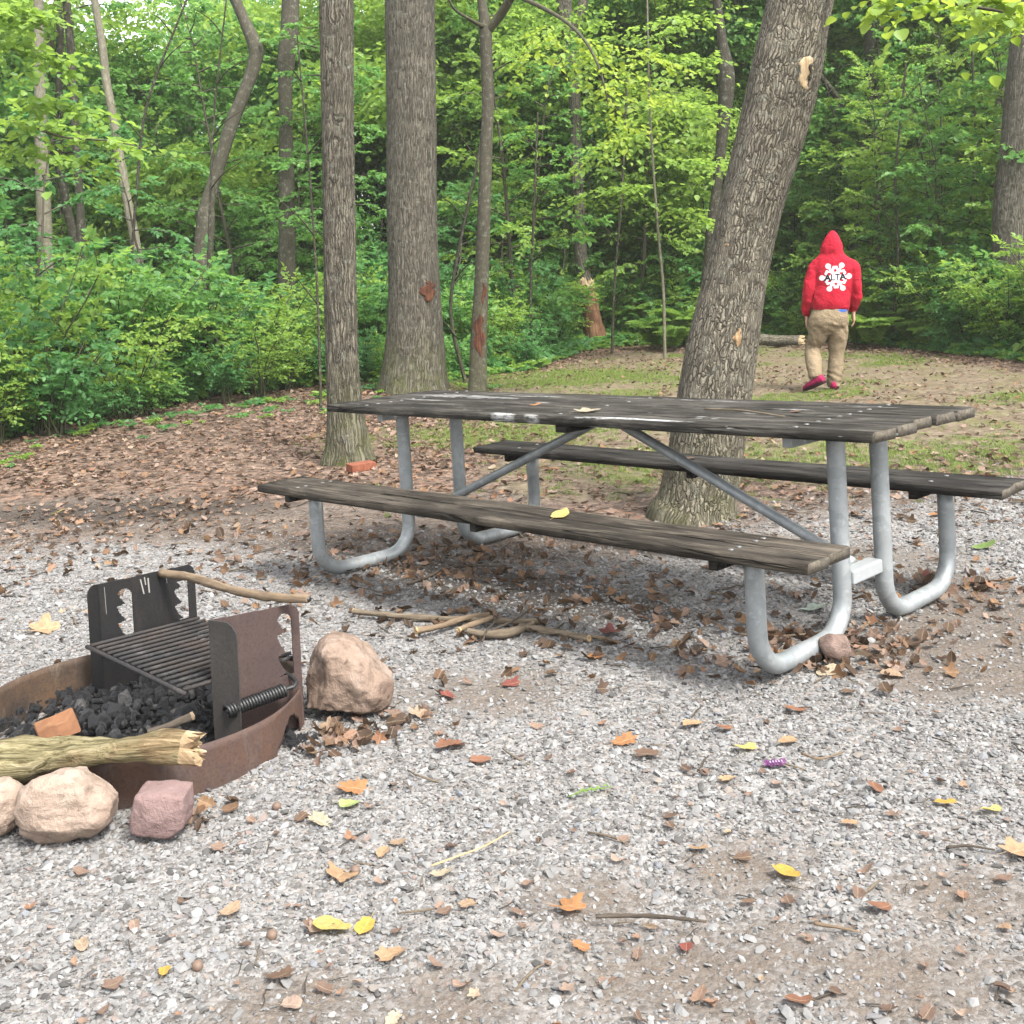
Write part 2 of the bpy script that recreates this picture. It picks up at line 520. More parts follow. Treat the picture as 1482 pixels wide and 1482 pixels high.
t.color(t.ramp(t.noise(ob, 40, 4), [(.35, (.006, .006, .007)), (.60, (.018, .018, .020)), (.74, (.09, .09, .092))])); t.color(t.mix(t.ramp(t.rand(), [(.90, 0), (.94, .7)]), t.ramp(t.noise(ob, 40, 4), [(.35, (.006, .006, .007)), (.6, (.018, .018, .02)), (.74, (.09, .09, .092))]), t.ramp(t.noise(ob, 5, 4), [(.35, (.03, .028, .026)), (.6, (.20, .19, .18))]))); t.rough(.42); t.bump(t.noise(ob, 60, 5), .8, .006); M['coal'] = t.m
t = NT("ash_bed", .95, .1); ob = t.co(); t.color(t.ramp(t.noise(ob, 25, 6, .7), [(.3, (.008, .008, .008)), (.6, (.03, .029, .028)), (.8, (.10, .097, .09))])); t.bump(t.noise(ob, 60, 5), 1, .01); M['ash'] = t.m

def rock_mat(name, a, b, c3, stain=(.10, .075, .055)):
    t = NT(name, .92, .2)
    ob = t.co()
    n1 = t.noise(ob, 5, 6, .65, .4); n2 = t.noise(ob, 34, 6, .7)
    c = t.ramp(n1, [(.3, a), (.5, b), (.7, c3)])
    c = t.mix(t.ramp(t.noise(ob, 11, 5, .7), [(.52, 0), (.68, .75)]), c, stain)
    c = t.mix(t.ramp(n2, [(.28, .6), (.45, 0)]), c, tuple(.35 * x for x in a))
    c = t.mix(t.ramp(n2, [(.62, 0), (.75, .5)]), c, tuple(min(.8, 1.6 * x) for x in c3))
    t.color(c); t.bump(t.math('ADD', n2, t.math('MULTIPLY', n1, 1.2)), .8, .015)
    return t.m
M['rock_tan'] = rock_mat("boulder_tan", (.16, .108, .08), (.29, .21, .16), (.38, .30, .245), (.10, .07, .05))
M['rock_pink'] = rock_mat("rock_pink", (.25, .18, .138), (.40, .305, .24), (.52, .43, .35), (.16, .115, .075))
M['rock_mauve'] = rock_mat("rock_mauve", (.20, .128, .118), (.26, .175, .163), (.33, .235, .22), (.16, .105, .09))
M['rock_dark'] = rock_mat("rock_brown", (.16, .11, .09), (.24, .17, .14), (.32, .24, .20))
t = NT("red_brick", .9, .2); ob = t.co(); t.color(t.ramp(t.noise(ob, 30, 5), [(.3, (.17, .055, .032)), (.6, (.29, .105, .06)), (.8, (.36, .17, .11))])); t.bump(t.noise(ob, 120), .4, .004); M['brick'] = t.m

# fallen leaves
def dead_leaf_mat(name, stops, trans=.25, interp='LINEAR'):
    t = NT(name, .7, .25); t.alb = 1
    c = t.mix(1.0, t.ramp(t.rand(), stops, interp), (.68,) * 3, 'MULTIPLY')
    xx, yy, _z = t.sep(t.co())
    ribs = t.math('ABSOLUTE', t.math('SINE', t.math('SUBTRACT', t.math('MULTIPLY', t.math('ABSOLUTE', yy), 34), t.math('MULTIPLY', xx, 30))))
    c = t.mix(t.ramp(t.noise(t.co(), 7, 5, .65), [(.40, 0), (.68, .75)]), c, t.mix(.55, c, (.06, .035, .02)))
    c = t.mix(t.ramp(ribs, [(.0, .35), (.22, 0)]), c, t.mix(.5, c, (.08, .05, .03)))
    c = t.mix(t.ramp(t.math('ABSOLUTE', yy), [(.006, .55), (.022, 0)]), c, t.mix(.5, c, (.5, .42, .28)))
    t.color(c)
    tr = t.n.new("ShaderNodeBsdfTranslucent"); t.l.new(c, tr.inputs['Color'])
    mx = t.n.new("ShaderNodeMixShader"); mx.inputs[0].default_value = trans
    t.l.new(t.b.outputs[0], mx.inputs[1]); t.l.new(tr.outputs[0], mx.inputs[2]); t.l.new(mx.outputs[0], t.out.inputs['Surface'])
    return t.m
M['litter'] = dead_leaf_mat("litter_leaf", [(0, (.11, .072, .052)), (.2, (.19, .125, .092)), (.42, (.26, .175, .132)), (.62, (.33, .225, .168)), (.78, (.40, .30, .235)), (.9, (.31, .15, .08)), (1, (.46, .36, .25))])
M['litter_dark'] = dead_leaf_mat("wet_litter_leaf", [(0, (.055, .036, .024)), (.35, (.10, .062, .038)), (.65, (.16, .095, .055)), (.85, (.25, .14, .075)), (1, (.33, .20, .11))])
LEAFCOL = {'yellow': (.66, .54, .17), 'gold': (.66, .40, .075), 'orange': (.50, .24, .10), 'tan': (.44, .31, .20), 'peach': (.54, .35, .20), 'rust': (.31, .145, .085), 'red': (.30, .085, .065), 'maroon': (.16, .05, .045),
           'brown': (.19, .12, .08), 'cream': (.54, .46, .32), 'green': (.20, .32, .08), 'pale': (.48, .56, .48), 'lime': (.46, .56, .20)}
for k_, v_ in LEAFCOL.items():
    M['lf_' + k_] = dead_leaf_mat("fallen_leaf_" + k_, [(0, tuple(.8 * x for x in v_)), (1, v_)])

# gravel stones
t = NT("gravel_stone", .88, .25)
c = t.ramp(t.rand(), [(0, (.09, .085, .08)), (.10, (.18, .173, .165)), (.28, (.27, .264, .255)), (.5, (.33, .325, .315)), (.72, (.385, .38, .37)), (.84, (.47, .465, .45)), (.89, (.33, .285, .24)), (.94, (.29, .31, .335)), (1, (.32, .24, .20))])
c = t.mix(t.ramp(t.noise(t.co(), 70, 3), [(.4, .35), (.6, 0)]), c, (.17, .155, .14))
t.alb = .52; c = t.mix(1.0, c, (.992, 1.0, 1.008), 'MULTIPLY'); t.color(c); M['stone'] = t.m

# the ground sheet
t = NT("ground_soil", .95, .15)
ob = t.co()
wg, wlit, wm, wd = t.attr('gravel'), t.attr('litter'), t.attr('moss'), t.attr('wet_shade')
nA = t.noise(ob, 1.7, 5, .6); nB = t.noise(ob, 9, 5, .65); nC = t.noise(ob, 45, 4, .6)
v1 = t.voro(ob, 62, 'F1', 'Color'); d1 = t.voro(ob, 62, 'F1', 'Distance')
v2 = t.voro(ob, 130, 'F1', 'Color'); d2 = t.voro(ob, 130, 'F1', 'Distance')
s1 = t.n.new("ShaderNodeSeparateColor"); t.l.new(v1, s1.inputs[0])
s2 = t.n.new("ShaderNodeSeparateColor"); t.l.new(v2, s2.inputs[0])
gst = [(0, (.09, .085, .08)), (.3, (.22, .213, .205)), (.6, (.33, .325, .315)), (.85, (.46, .455, .445)), (1, (.30, .24, .20))]
g1 = t.ramp(s1.outputs[0], gst); g2 = t.ramp(s2.outputs[0], gst)
soil = t.ramp(nB, [(.3, (.105, .083, .064)), (.6, (.185, .150, .120)), (.8, (.25, .21, .172))])
gr = t.mix(t.ramp(d1, [(.0, 0), (.5, .15), (.75, .9)]), g1, g2)
gr = t.mix(t.ramp(nC, [(.3, .5), (.6, .15)]), gr, soil)
soil = t.mix(t.ramp(s2.outputs[1], [(.60, 0), (.9, .42)]), soil, t.mix(.3, g2, soil))
soil = t.mix(t.ramp(t.noise(ob, 220, 3, .6), [(.35, .5), (.55, 0)]), soil, (.07, .056, .045))
gr = t.mix(t.ramp(t.math('ADD', t.attr('bare'), t.math('MULTIPLY', t.math('SUBTRACT', nB, .5), .9)), [(.30, 0), (.72, .9)]), gr, soil)
lv = t.voro(ob, 21, 'F1', 'Color'); sl = t.n.new("ShaderNodeSeparateColor"); t.l.new(lv, sl.inputs[0])
lit = t.ramp(sl.outputs[0], [(0, (.085, .058, .044)), (.35, (.17, .115, .086)), (.7, (.255, .175, .13)), (.9, (.34, .25, .19)), (1, (.28, .14, .08))])
lit = t.mix(t.ramp(nC, [(.3, .7), (.6, 0)]), lit, (.05, .036, .026))
dirt = t.ramp(t.math('ADD', t.math('MULTIPLY', nB, .6), t.math('MULTIPLY', nC, .4)), [(.33, (.045, .034, .027)), (.47, (.105, .080, .062)), (.58, (.17, .135, .108)), (.7, (.25, .21, .18))])
dirt = t.mix(t.ramp(s2.outputs[1], [(.70, 0), (.74, .7)]), dirt, t.mix(.5, g2, dirt))
dirt = t.mix(t.ramp(s1.outputs[1], [(.80, 0), (.83, .8)]), dirt, lit)
tan = t.ramp(nB, [(.3, (.105, .084, .050)), (.5, (.185, .148, .095)), (.7, (.28, .235, .165))])
tan = t.mix(t.ramp(sl.outputs[1], [(.62, 0), (.68, .7)]), tan, lit)
mo = t.mix(t.ramp(t.noise(ob, 1.5, 7, .72), [(.50, 0), (.66, .8)]), tan, t.ramp(nC, [(.3, (.085, .11, .025)), (.6, (.165, .18, .05)), (.8, (.24, .23, .09))]))
def edge(a, n, lo=.35, hi=.65, k=.5):
    return t.ramp(t.math('ADD', a, t.math('MULTIPLY', t.math('SUBTRACT', n, .5), k)), [(lo, 0), (hi, 1)])
c = t.mix(edge(wlit, nB), dirt, lit)
c = t.mix(edge(wm, nB), c, mo)
c = t.mix(edge(wg, nB), c, gr)
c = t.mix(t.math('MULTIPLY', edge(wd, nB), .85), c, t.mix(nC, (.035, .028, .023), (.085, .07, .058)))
t.color(c)
hh = t.math('ADD', t.math('MULTIPLY', d1, -.9), t.math('MULTIPLY', nC, .8))
hh = t.math('ADD', hh, t.math('MULTIPLY', t.noise(ob, 190, 3, .6), .8))
t.bump(hh, .55, .010)
M['ground'] = t.m

# person
def cloth_mat(name, col, sc=220, rough=.9, var=.18):
    t = NT(name, rough, .15)
    n = t.noise(t.co(), 5, 4)
    t.color(t.mix(n, tuple(x * (1 - var) for x in col), tuple(min(1, x * (1 + var)) for x in col)))
    t.bump(t.math('ADD', t.noise(t.co(), sc, 2), t.math('MULTIPLY', t.noise(t.co(), 13, 4, .6, .8), 7)), .5, .010)
    return t.m
M['red'] = cloth_mat("red_fleece", (.46, .014, .034))
M['khaki'] = cloth_mat("khaki_cotton", (.27, .208, .132))
M['white_print'] = cloth_mat("white_print", (.74, .72, .74), var=.03)
M['black_print'] = cloth_mat("black_print", (.015, .013, .018), var=.03)
M['blue'] = cloth_mat("blue_shirt", (.05, .12, .38))
M['pink_shoe'] = cloth_mat("pink_shoe", (.33, .02, .08))
M['sole'] = cloth_mat("dark_sole", (.05, .012, .02))
M['skin'] = cloth_mat("skin", (.55, .33, .24), 60, .55, .08)
t = NT("purple_wrapper", .4); t.color((.11, .025, .10)); M['purple'] = t.m
t = NT("wrapper_print", .4); t.color((.36, .26, .40)); M['purple_pale'] = t.m
t = NT("acorn_brown", .6); t.color(t.mix(t.noise(t.co(), 40), (.13, .085, .06), (.22, .15, .11))); M['acorn'] = t.m

# ------------------------------------------------------------------ the ground
def axis(lo, hi, a, b, fine, g=1.16):
    xs = list(np.arange(a, b + 1e-6, fine))
    st = fine
    while xs[-1] < hi:
        st *= g; xs.append(xs[-1] + min(st, 4))
    st = fine
    while xs[0] > lo:
        st *= g; xs.insert(0, xs[0] - min(st, 4))
    return np.array(xs)
EDGE_PX = [(-260, 690), (0, 655), (150, 612), (300, 585), (450, 570), (540, 556), (660, 548), (760, 536), (850, 506), (930, 497), (1000, 500), (1100, 487), (1250, 497), (1350, 506), (1420, 516), (1482, 524), (1700, 545)]
EDGE = [at(*q)[:2] for q in EDGE_PX]
EDGE_T = np.array([e[0] / e[1] for e in EDGE]); EDGE_Y = np.array([e[1] for e in EDGE])
def edge_y(x, y):                                    # depth of the forest edge along this sight line
    return np.interp(x / np.maximum(y, .3), EDGE_T, EDGE_Y)
GB_PX = [(-300, 800), (0, 790), (200, 768), (400, 790), (620, 790), (760, 800), (900, 795), (1000, 770), (1100, 748), (1300, 722), (1482, 695), (1800, 690)]
GB = [at(*q)[:2] for q in GB_PX]
GB_T = np.array([e[0] / e[1] for e in GB]); GB_Y = np.array([e[1] for e in GB])
def sstep(x, a, b):
    t_ = np.clip((x - a) / (b - a), 0, 1)
    return t_ * t_ * (3 - 2 * t_)
WET_SHADE = at(740, 850)[:2]
def zones(x, y):
    s_ = x / np.maximum(y, .3)
    gb = np.interp(s_, GB_T, GB_Y)
    grav = 1 - sstep(y, gb - 1.5, gb + 1.1)
    ey = edge_y(x, y)
    left = 1 - sstep(s_, -.10, .06)
    fringe = sstep(y / ey, .86, .97)
    lit = np.maximum(left * sstep(y, gb + .6, gb + 2.0), fringe)
    lit = np.maximum(lit, .62 * (1 - left) * sstep(y, gb - .3, gb + .8) * (1 - sstep(y, gb + .9, gb + 2.4)))
    moss = (1 - left) * sstep(y, gb + .5, gb + 2.2) * (1 - fringe)
    wx, wy = x - WET_SHADE[0], y - WET_SHADE[1]
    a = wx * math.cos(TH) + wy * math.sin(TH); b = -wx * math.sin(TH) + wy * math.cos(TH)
    wet_shade = np.exp(-(a / 1.35) ** 2 - (b / .36) ** 2) * .95  # wet dirt under the table, darkened further as painted table shade
    wet_shade = np.maximum(wet_shade, .42 * np.exp(-((a + .1) / 2.0) ** 2 - ((b + .35) / .75) ** 2))
    wet_shade = np.maximum(wet_shade, .75 * np.exp(-((x - (-2.6)) / 1.6) ** 2 - ((y - 7.3) / .5) ** 2))
    return grav, lit, moss, wet_shade

_rgb = np.random.RandomState(17); _BK = [(_rgb.normal(size=2) * 1.9, _rgb.uniform(0, 6.3)) for _ in range(10)]
_BP = [(at(1000, 1395)[:2], .30), (at(1120, 1370)[:2], .22), (at(640, 1465)[:2], .24), (at(1330, 1410)[:2], .25), (at(1080, 1250)[:2], .20), (at(700, 1000)[:2], .35), (at(860, 1290)[:2], .18), (at(1400, 1290)[:2], .2), (at(420, 1455)[:2], .2)]
def bare_np(x, y):
    q = sum(np.sin(k_[0] * x + k_[1] * y + p_) for k_, p_ in _BK)
    b_ = .75 * sstep(q / 3.2, .55, 1.5)
    for c_, r_ in _BP: b_ = np.maximum(b_, .72 * np.exp(-(((x - c_[0]) / (1.3 * r_)) ** 2 + ((y - c_[1]) / r_) ** 2)))
    return b_
gx = axis(-75, 75, -3.6, 4.4, .045); gy = axis(-3, 150, 1.5, 9.0, .045)
X, Y = np.meshgrid(gx, gy)
rg = np.random.RandomState(5)
Z = gz_np(X, Y)
for sc_, amp in ((.8, .012), (2.2, .007), (5.5, .005), (12, .0035)):
    for _ in range(4):
        k = rg.normal(size=2); k *= sc_ * 2 / np.linalg.norm(k)
        Z += amp / 2 * np.sin(k[0] * X + k[1] * Y + rg.uniform(0, 6.3))
V = np.stack([X.ravel(), Y.ravel(), Z.ravel() - .006], 1)
ny, nx = X.shape
ii = np.arange(nx * ny).reshape(ny, nx)
F = np.stack([ii[:-1, :-1].ravel(), ii[:-1, 1:].ravel(), ii[1:, 1:].ravel(), ii[1:, :-1].ravel()], 1)
me = np_mesh("ground", V, F, M['ground'])
for nm, arr in zip(('gravel', 'litter', 'moss', 'wet_shade', 'bare'), (*zones(V[:, 0], V[:, 1]), bare_np(V[:, 0], V[:, 1]))):
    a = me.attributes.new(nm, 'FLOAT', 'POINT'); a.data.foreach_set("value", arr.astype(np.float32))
go = bpy.data.objects.new("ground", me); COL.objects.link(go); tag(go, kind='structure')
from bisect import bisect_right
def gh(x, y):
    """height of the ground sheet itself"""
    i = min(max(bisect_right(gx, x) - 1, 0), nx - 2); j = min(max(bisect_right(gy, y) - 1, 0), ny - 2)
    a = (x - gx[i]) / (gx[i + 1] - gx[i]); b = (y - gy[j]) / (gy[j + 1] - gy[j])
    return float(Z[j, i] * (1 - a) * (1 - b) + Z[j, i + 1] * a * (1 - b) + Z[j + 1, i] * (1 - a) * b + Z[j + 1, i + 1] * a * b) - .006
def gh_np(x, y):
    i = np.clip(np.searchsorted(gx, x, side='right') - 1, 0, nx - 2); j = np.clip(np.searchsorted(gy, y, side='right') - 1, 0, ny - 2)
    a = (x - gx[i]) / (gx[i + 1] - gx[i]); b = (y - gy[j]) / (gy[j + 1] - gy[j])
    return Z[j, i] * (1 - a) * (1 - b) + Z[j, i + 1] * a * (1 - b) + Z[j + 1, i] * (1 - a) * b + Z[j + 1, i + 1] * a * b - .006

# ------------------------------------------------------------------ scattering of uncountable stuff
def scatter(name, pts, rot, scl, idx, protos, label=None):
    coll = bpy.data.collections.new(name + "_kinds")
    for k, me_ in enumerate(protos):
        o = bpy.data.objects.new("%s_kind_%02d" % (name, k), me_)
        coll.objects.link(o)
    me = bpy.data.meshes.new(name)
    me.vertices.add(len(pts)); me.vertices.foreach_set("co", np.asarray(pts, np.float32).ravel())
    a = me.attributes.new("rot", 'FLOAT_VECTOR', 'POINT'); a.data.foreach_set("vector", np.asarray(rot, np.float32).ravel())
    scl = np.asarray(scl, np.float32)
    if scl.ndim == 1: scl = np.repeat(scl[:, None], 3, 1)
    a = me.attributes.new("scl", 'FLOAT_VECTOR', 'POINT'); a.data.foreach_set("vector", scl.ravel())
    a = me.attributes.new("idx", 'INT', 'POINT'); a.data.foreach_set("value", np.asarray(idx, np.int32))
    ng = bpy.data.node_groups.new(name + "_scatter", 'GeometryNodeTree')
    ng.interface.new_socket("Geometry", in_out='INPUT', socket_type='NodeSocketGeometry')
    ng.interface.new_socket("Geometry", in_out='OUTPUT', socket_type='NodeSocketGeometry')
    gi = ng.nodes.new('NodeGroupInput'); gout = ng.nodes.new('NodeGroupOutput')
    ip = ng.nodes.new('GeometryNodeInstanceOnPoints')
    ci = ng.nodes.new('GeometryNodeCollectionInfo')
    ci.inputs['Collection'].default_value = coll
    ci.inputs['Separate Children'].default_value = True
    ci.inputs['Reset Children'].default_value = True
    def na(nm, ty):
        q = ng.nodes.new('GeometryNodeInputNamedAttribute'); q.data_type = ty; q.inputs['Name'].default_value = nm
        return q.outputs['Attribute']
    e2r = ng.nodes.new('FunctionNodeEulerToRotation')
    ng.links.new(na('rot', 'FLOAT_VECTOR'), e2r.inputs[0])
    ng.links.new(gi.outputs[0], ip.inputs['Points'])
    ng.links.new(ci.outputs[0], ip.inputs['Instance'])
    ip.inputs['Pick Instance'].default_value = True
    ng.links.new(na('idx', 'INT'), ip.inputs['Instance Index'])
    ng.links.new(e2r.outputs[0], ip.inputs['Rotation'])
    ng.links.new(na('scl', 'FLOAT_VECTOR'), ip.inputs['Scale'])
    ng.links.new(ip.outputs[0], gout.inputs[0])
    o = bpy.data.objects.new(name, me)
    COL.objects.link(o)
    md = o.modifiers.new("scatter", 'NODES'); md.node_group = ng
    tag(o, label, None, None, 'stuff')
    return o

def rock_mesh(name, seed, mat, sub=2, squash=(1, .8, .6), cuts=7, rough=.12, depth=(.62, .95)):
    rg_ = np.random.RandomState(seed)
    bm = bmesh.new(); bmesh.ops.create_icosphere(bm, subdivisions=sub, radius=1.0)
    nf = noise3(seed)
    pl = []
    for _ in range(cuts):
        n = rg_.normal(size=3); n /= np.linalg.norm(n); pl.append((n, rg_.uniform(*depth)))
    for v in bm.verts:
        p = np.array(v.co)
        for n, d in pl:
            k = p @ n
            if k > d: p = p - n * (k - d) * .92
        p = p * (1 + rough * nf(p, 2.2) + rough * .35 * nf(p, 7))
        v.co = Vector(p * np.array(squash))
    me_ = bpy.data.meshes.new(name); bm.to_mesh(me_); bm.free()
    me_.materials.append(mat)
    return me_

# gravel: loose stones lying over the soil
protos = [rock_mesh("gravel_stone", 100 + k, M['stone'], 1, (1, random.Random(k).uniform(.5, .95), random.Random(k + 50).uniform(.28, .62)), 9, .08, (.36, .85)) for k in range(14)]
rg = np.random.RandomState(11)
def cand(n, x0, x1, y0, y1):
    return rg.uniform(x0, x1, n), rg.uniform(y0, y1, n)
px_, py_ = cand(720000, -4.2, 5.2, 1.55, 8.2)
g_, l_, m_, w_ = zones(px_, py_)
dens = np.interp(py_, [1.5, 3.2, 5, 6.5, 8.2], [1.0, .85, .55, .4, .25])
fov = np.abs(px_ / py_) < .66
nz = np.zeros_like(px_)
for _ in range(10):
    k = rg.normal(size=2) * 1.9; nz += np.sin(k[0] * px_ + k[1] * py_ + rg.uniform(0, 6.3))
bare = 1 - .80 * sstep(bare_np(px_, py_), .2, .75)                 # trampled bare patches
RINGC, RINGR = np.array([-1.18, 3.44]), .49
inring = np.hypot(px_ - RINGC[0], py_ - RINGC[1]) < RINGR + .005
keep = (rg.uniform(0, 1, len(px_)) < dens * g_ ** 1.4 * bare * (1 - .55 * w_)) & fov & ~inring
px_, py_ = px_[keep], py_[keep]
n = len(px_)
sz = np.clip(np.exp(rg.normal(np.log(.0046), .50, n)), .0024, .018) * np.interp(py_, [2, 6], [1.0, 1.25])
P = np.stack([px_, py_, gh_np(px_, py_) + sz * .22], 1)
scatter("gravel", P, np.stack([rg.normal(0, .35, n), rg.normal(0, .35, n), rg.uniform(0, 6.28, n)], 1), sz * 1.12, rg.randint(0, 14, n), protos, "loose grey crushed stone gravel over brown soil")

# ------------------------------------------------------------------ fallen leaves
def leaf_shape(kind, seed, nseg=22, curl=.25):
    rg_ = random.Random(seed)
    out = []
    for i in range(nseg):
        a = 2 * math.pi * i / nseg                         # 0 = tip
        if kind == 'ovate':
            r = .5 * (1 + .25 * math.cos(a)) * (.62 + .38 * abs(math.cos(a))) ; r *= 1 + .25 * max(0, math.cos(a)) ** 6
        elif kind == 'maple':
            r = .34 + .26 * abs(math.cos(2.5 * a)) ** 1.3 + .05 * math.cos(a)
            r *= 1 if abs(a - math.pi) > .4 else .7
        elif kind == 'oak':
            r = .5 * (.55 + .45 * abs(math.cos(a))) * (1 + .22 * math.cos(9 * a)) 
        else:
            r = .5 * (.33 + .67 * abs(math.cos(a)) ** 1.5)
        r *= rg_.uniform(.9, 1.1)
        out.append((r * math.cos(a), r * math.sin(a)))
    return out
def leaf_obj_mesh(name, kind, mat, seed, curl=.3, fold=.25):
    rg_ = random.Random(seed * 7 + 1)
    o = leaf_shape(kind, seed)
    n = len(o)
    ph = rg_.uniform(0, 6.28); c1, c2 = rg_.uniform(.3, 1) * curl, rg_.uniform(-1, 1) * curl
    def zz(x, y):
        return fold * abs(y) + c1 * (x * math.cos(ph) + y * math.sin(ph)) ** 2 * 1.6 + c2 * x * y * 1.4 + .05 * math.sin(9 * x + ph) * curl
    mb = MB()
    vs_ = [(0, 0, zz(0, 0))]
    for fr in (.5, 1.0):
        for x, y in o: vs_.append((x * fr, y * fr, zz(x * fr, y * fr)))
    fs = []
    for i in range(n):
        j = (i + 1) % n
        fs.append((0, 1 + i, 1 + j)); fs.append((1 + i, 1 + n + i, 1 + n + j, 1 + j))
    mb.add(vs_, fs)
    w = .012                                               # stalk
    mb.add([(-.42, -w, zz(-.42, 0)), (-.42, w, zz(-.42, 0)), (-.80, w * .6, .03), (-.80, -w * .6, .03)], [(0, 1, 2, 3)])
    zmin = min(q[2] for q in mb.v)
    mb.v = [(q[0], q[1], q[2] - zmin) for q in mb.v]
    o_ = mb.build(name, mat, link=False)
    me_ = o_.data
    bpy.data.objects.remove(o_)
    return me_
kinds = ['ovate', 'oak', 'maple', 'narrow', 'ovate', 'oak', 'maple', 'ovate']
lit_protos = [leaf_obj_mesh("litter_leaf", kinds[k], M['litter'], k, .45, .3) for k in range(8)] + [leaf_obj_mesh("litter_leaf_dark", kinds[k], M['litter_dark'], 30 + k, .6, .3) for k in range(5)]
rg = np.random.RandomState(21)
P, Rr, S, I = [], [], [], []
def add_litter(n, x0, x1, y0, y1, fn, smin, smax, dark=.2, tilt=.35):
    x, y = rg.uniform(x0, x1, n), rg.uniform(y0, y1, n)
    k = (rg.uniform(0, 1, n) < fn(x, y)) & (np.hypot(x - RINGC[0], y - RINGC[1]) > RINGR + .02) & (np.abs(x / y) < .7)
    x, y = x[k], y[k]; m = len(x)
    P.append(np.stack([x, y, gh_np(x, y) + .004 + rg.uniform(0, .012, m)], 1))
    Rr.append(np.stack([rg.normal(0, tilt, m), rg.normal(0, tilt, m), rg.uniform(0, 6.28, m)], 1))
    S.append(rg.uniform(smin, smax, m))
    I.append(np.where(rg.uniform(0, 1, m) < dark, rg.randint(8, 13, m), rg.randint(0, 8, m)))
def f_lit(x, y):
    g, l, m, w = zones(x, y); return np.clip(l, 0, 1) * np.clip(.45 + .5 * drift(x, y), 0, .95)
def drift(x, y):
    return np.clip(.5 + .5 * (np.sin(1.3 * x + .7 * y + 1) + np.sin(-.9 * x + 1.7 * y) + np.sin(2.6 * x - 1.9 * y + 2) + .7 * np.sin(4.1 * x + 3.3 * y)), .22, 1.2)
def f_mid(x, y):
    g, l, m, w = zones(x, y); return np.clip((1 - g) * (1 - l) * .6 + l * .2 + .5 * w, 0, 1) * (1 - .45 * m) * drift(x, y)
def f_wet_shade(x, y):
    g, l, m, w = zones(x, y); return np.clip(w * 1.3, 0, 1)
def f_grav(x, y):
    g, l, m, w = zones(x, y); return g * .9 * sstep(y, 4.2, 6.2)
add_litter(62000, -9, 9, 6.2, 20, f_lit, .024, .062, .30, .22)
add_litter(52000, -6, 8, 5.0, 18, f_mid, .016, .055, .45)
add_litter(3600, -2.5, 3.0, 3.6, 6.6, f_wet_shade, .025, .06, .75, .5)
add_litter(2600, -4, 5, 4.0, 8, f_grav, .015, .045, .45)
for cx_, cy_, sx_, n_, dk in ((505, 1070, .06, 26, .4), (455, 1092, .03, 9, .6), (480, 1066, .03, 10, .6), (1235, 935, .22, 150, .45), (1175, 930, .18, 80, .5), (560, 1050, .10, 30, .5), (1340, 850, .25, 90, .45), (650, 805, .3, 120, .8), (270, 1185, .05, 14, .6), (1420, 870, .3, 60, .4)):
    c_ = at(cx_, cy_); x = rg.normal(c_[0], sx_, n_); y = rg.normal(c_[1], sx_ * .7, n_); m = n_
    ok = np.hypot(x - RINGC[0], y - RINGC[1]) > RINGR + .02
    x, y = x[ok], y[ok]; m = len(x)
    P.append(np.stack([x, y, gh_np(x, y) + .006 + rg.uniform(0, .015, m)], 1)); Rr.append(np.stack([rg.normal(0, .5, m), rg.normal(0, .5, m), rg.uniform(0, 6.28, m)], 1))
    S.append(rg.uniform(.022, .056, m)); I.append(np.where(rg.uniform(0, 1, m) < dk, rg.randint(8, 13, m), rg.randint(0, 8, m)))
scatter("leaf_litter", np.concatenate(P), np.concatenate(Rr), np.concatenate(S), np.concatenate(I), lit_protos, "dense brown leaf litter covering the ground behind the gravel")

# tiny wood chips, twigs and debris between the stones
def chip_mesh(seed):
    mb = MB(); rg_ = random.Random(seed)
    pts = [(-.5, 0, 0), (-.15, rg_.uniform(-.08, .08), .02), (.2, rg_.uniform(-.1, .1), .03), (.5, rg_.uniform(-.05, .05), 0)]
    tube(mb, pts, [.022, .028, .024, .014], 5)
    o_ = mb.build("debris_twig", M['stick_dark'] if seed % 2 else M['stick'], link=False); me_ = o_.data; bpy.data.objects.remove(o_); return me_
ch = [chip_mesh(k) for k in range(6)]
rg = np.random.RandomState(31)
x, y = rg.uniform(-4, 5, 5200), rg.uniform(1.7, 12, 5200)
k = (np.hypot(x - RINGC[0], y - RINGC[1]) > RINGR + .06) & (np.abs(x / y) < .62)
x, y = x[k], y[k]; n = len(x)
scatter("twig_debris", np.stack([x, y, gh_np(x, y) + .006], 1), np.stack([rg.normal(0, .1, n), rg.normal(0, .1, n), rg.uniform(0, 6.28, n)], 1), np.exp(rg.normal(np.log(.036), .6, n)).clip(.012, .13) * np.interp(y, [2, 6], [.8, 1.3]), rg.randint(0, 6, n), ch, "small twigs and bark crumbs strewn over the ground")

# ------------------------------------------------------------------ grass tufts on the mossy clearing
def grass_mesh(seed):
    rg_ = np.random.RandomState(seed); V_, F_, r_ = [], [], []
    for b in range(26):
        a = rg_.uniform(0, 6.28); o_ = rg_.normal(0, .4, 2); h = rg_.uniform(.4, 1.0); w = .035; d = np.array([math.cos(a), math.sin(a)]) * rg_.uniform(.1, .6)
        s_ = np.array([-math.sin(a), math.cos(a)]) * w; n0 = len(V_)
        for t_ in (0, .55, 1):
            c_ = o_ + d * t_ ** 2; ww = s_ * (1 - .85 * t_)
            V_ += [(*(c_ - ww), h * t_), (*(c_ + ww), h * t_)]
        F_ += [(n0, n0 + 1, n0 + 3, n0 + 2), (n0 + 2, n0 + 3, n0 + 5, n0 + 4)]; r_ += [rg_.uniform()] * 2
    return np_mesh("grass_tuft", V_, F_, M['moss_blade'], r_)
gp = [grass_mesh(k) for k in range(4)]
rg = np.random.RandomState(41)
n = 90000
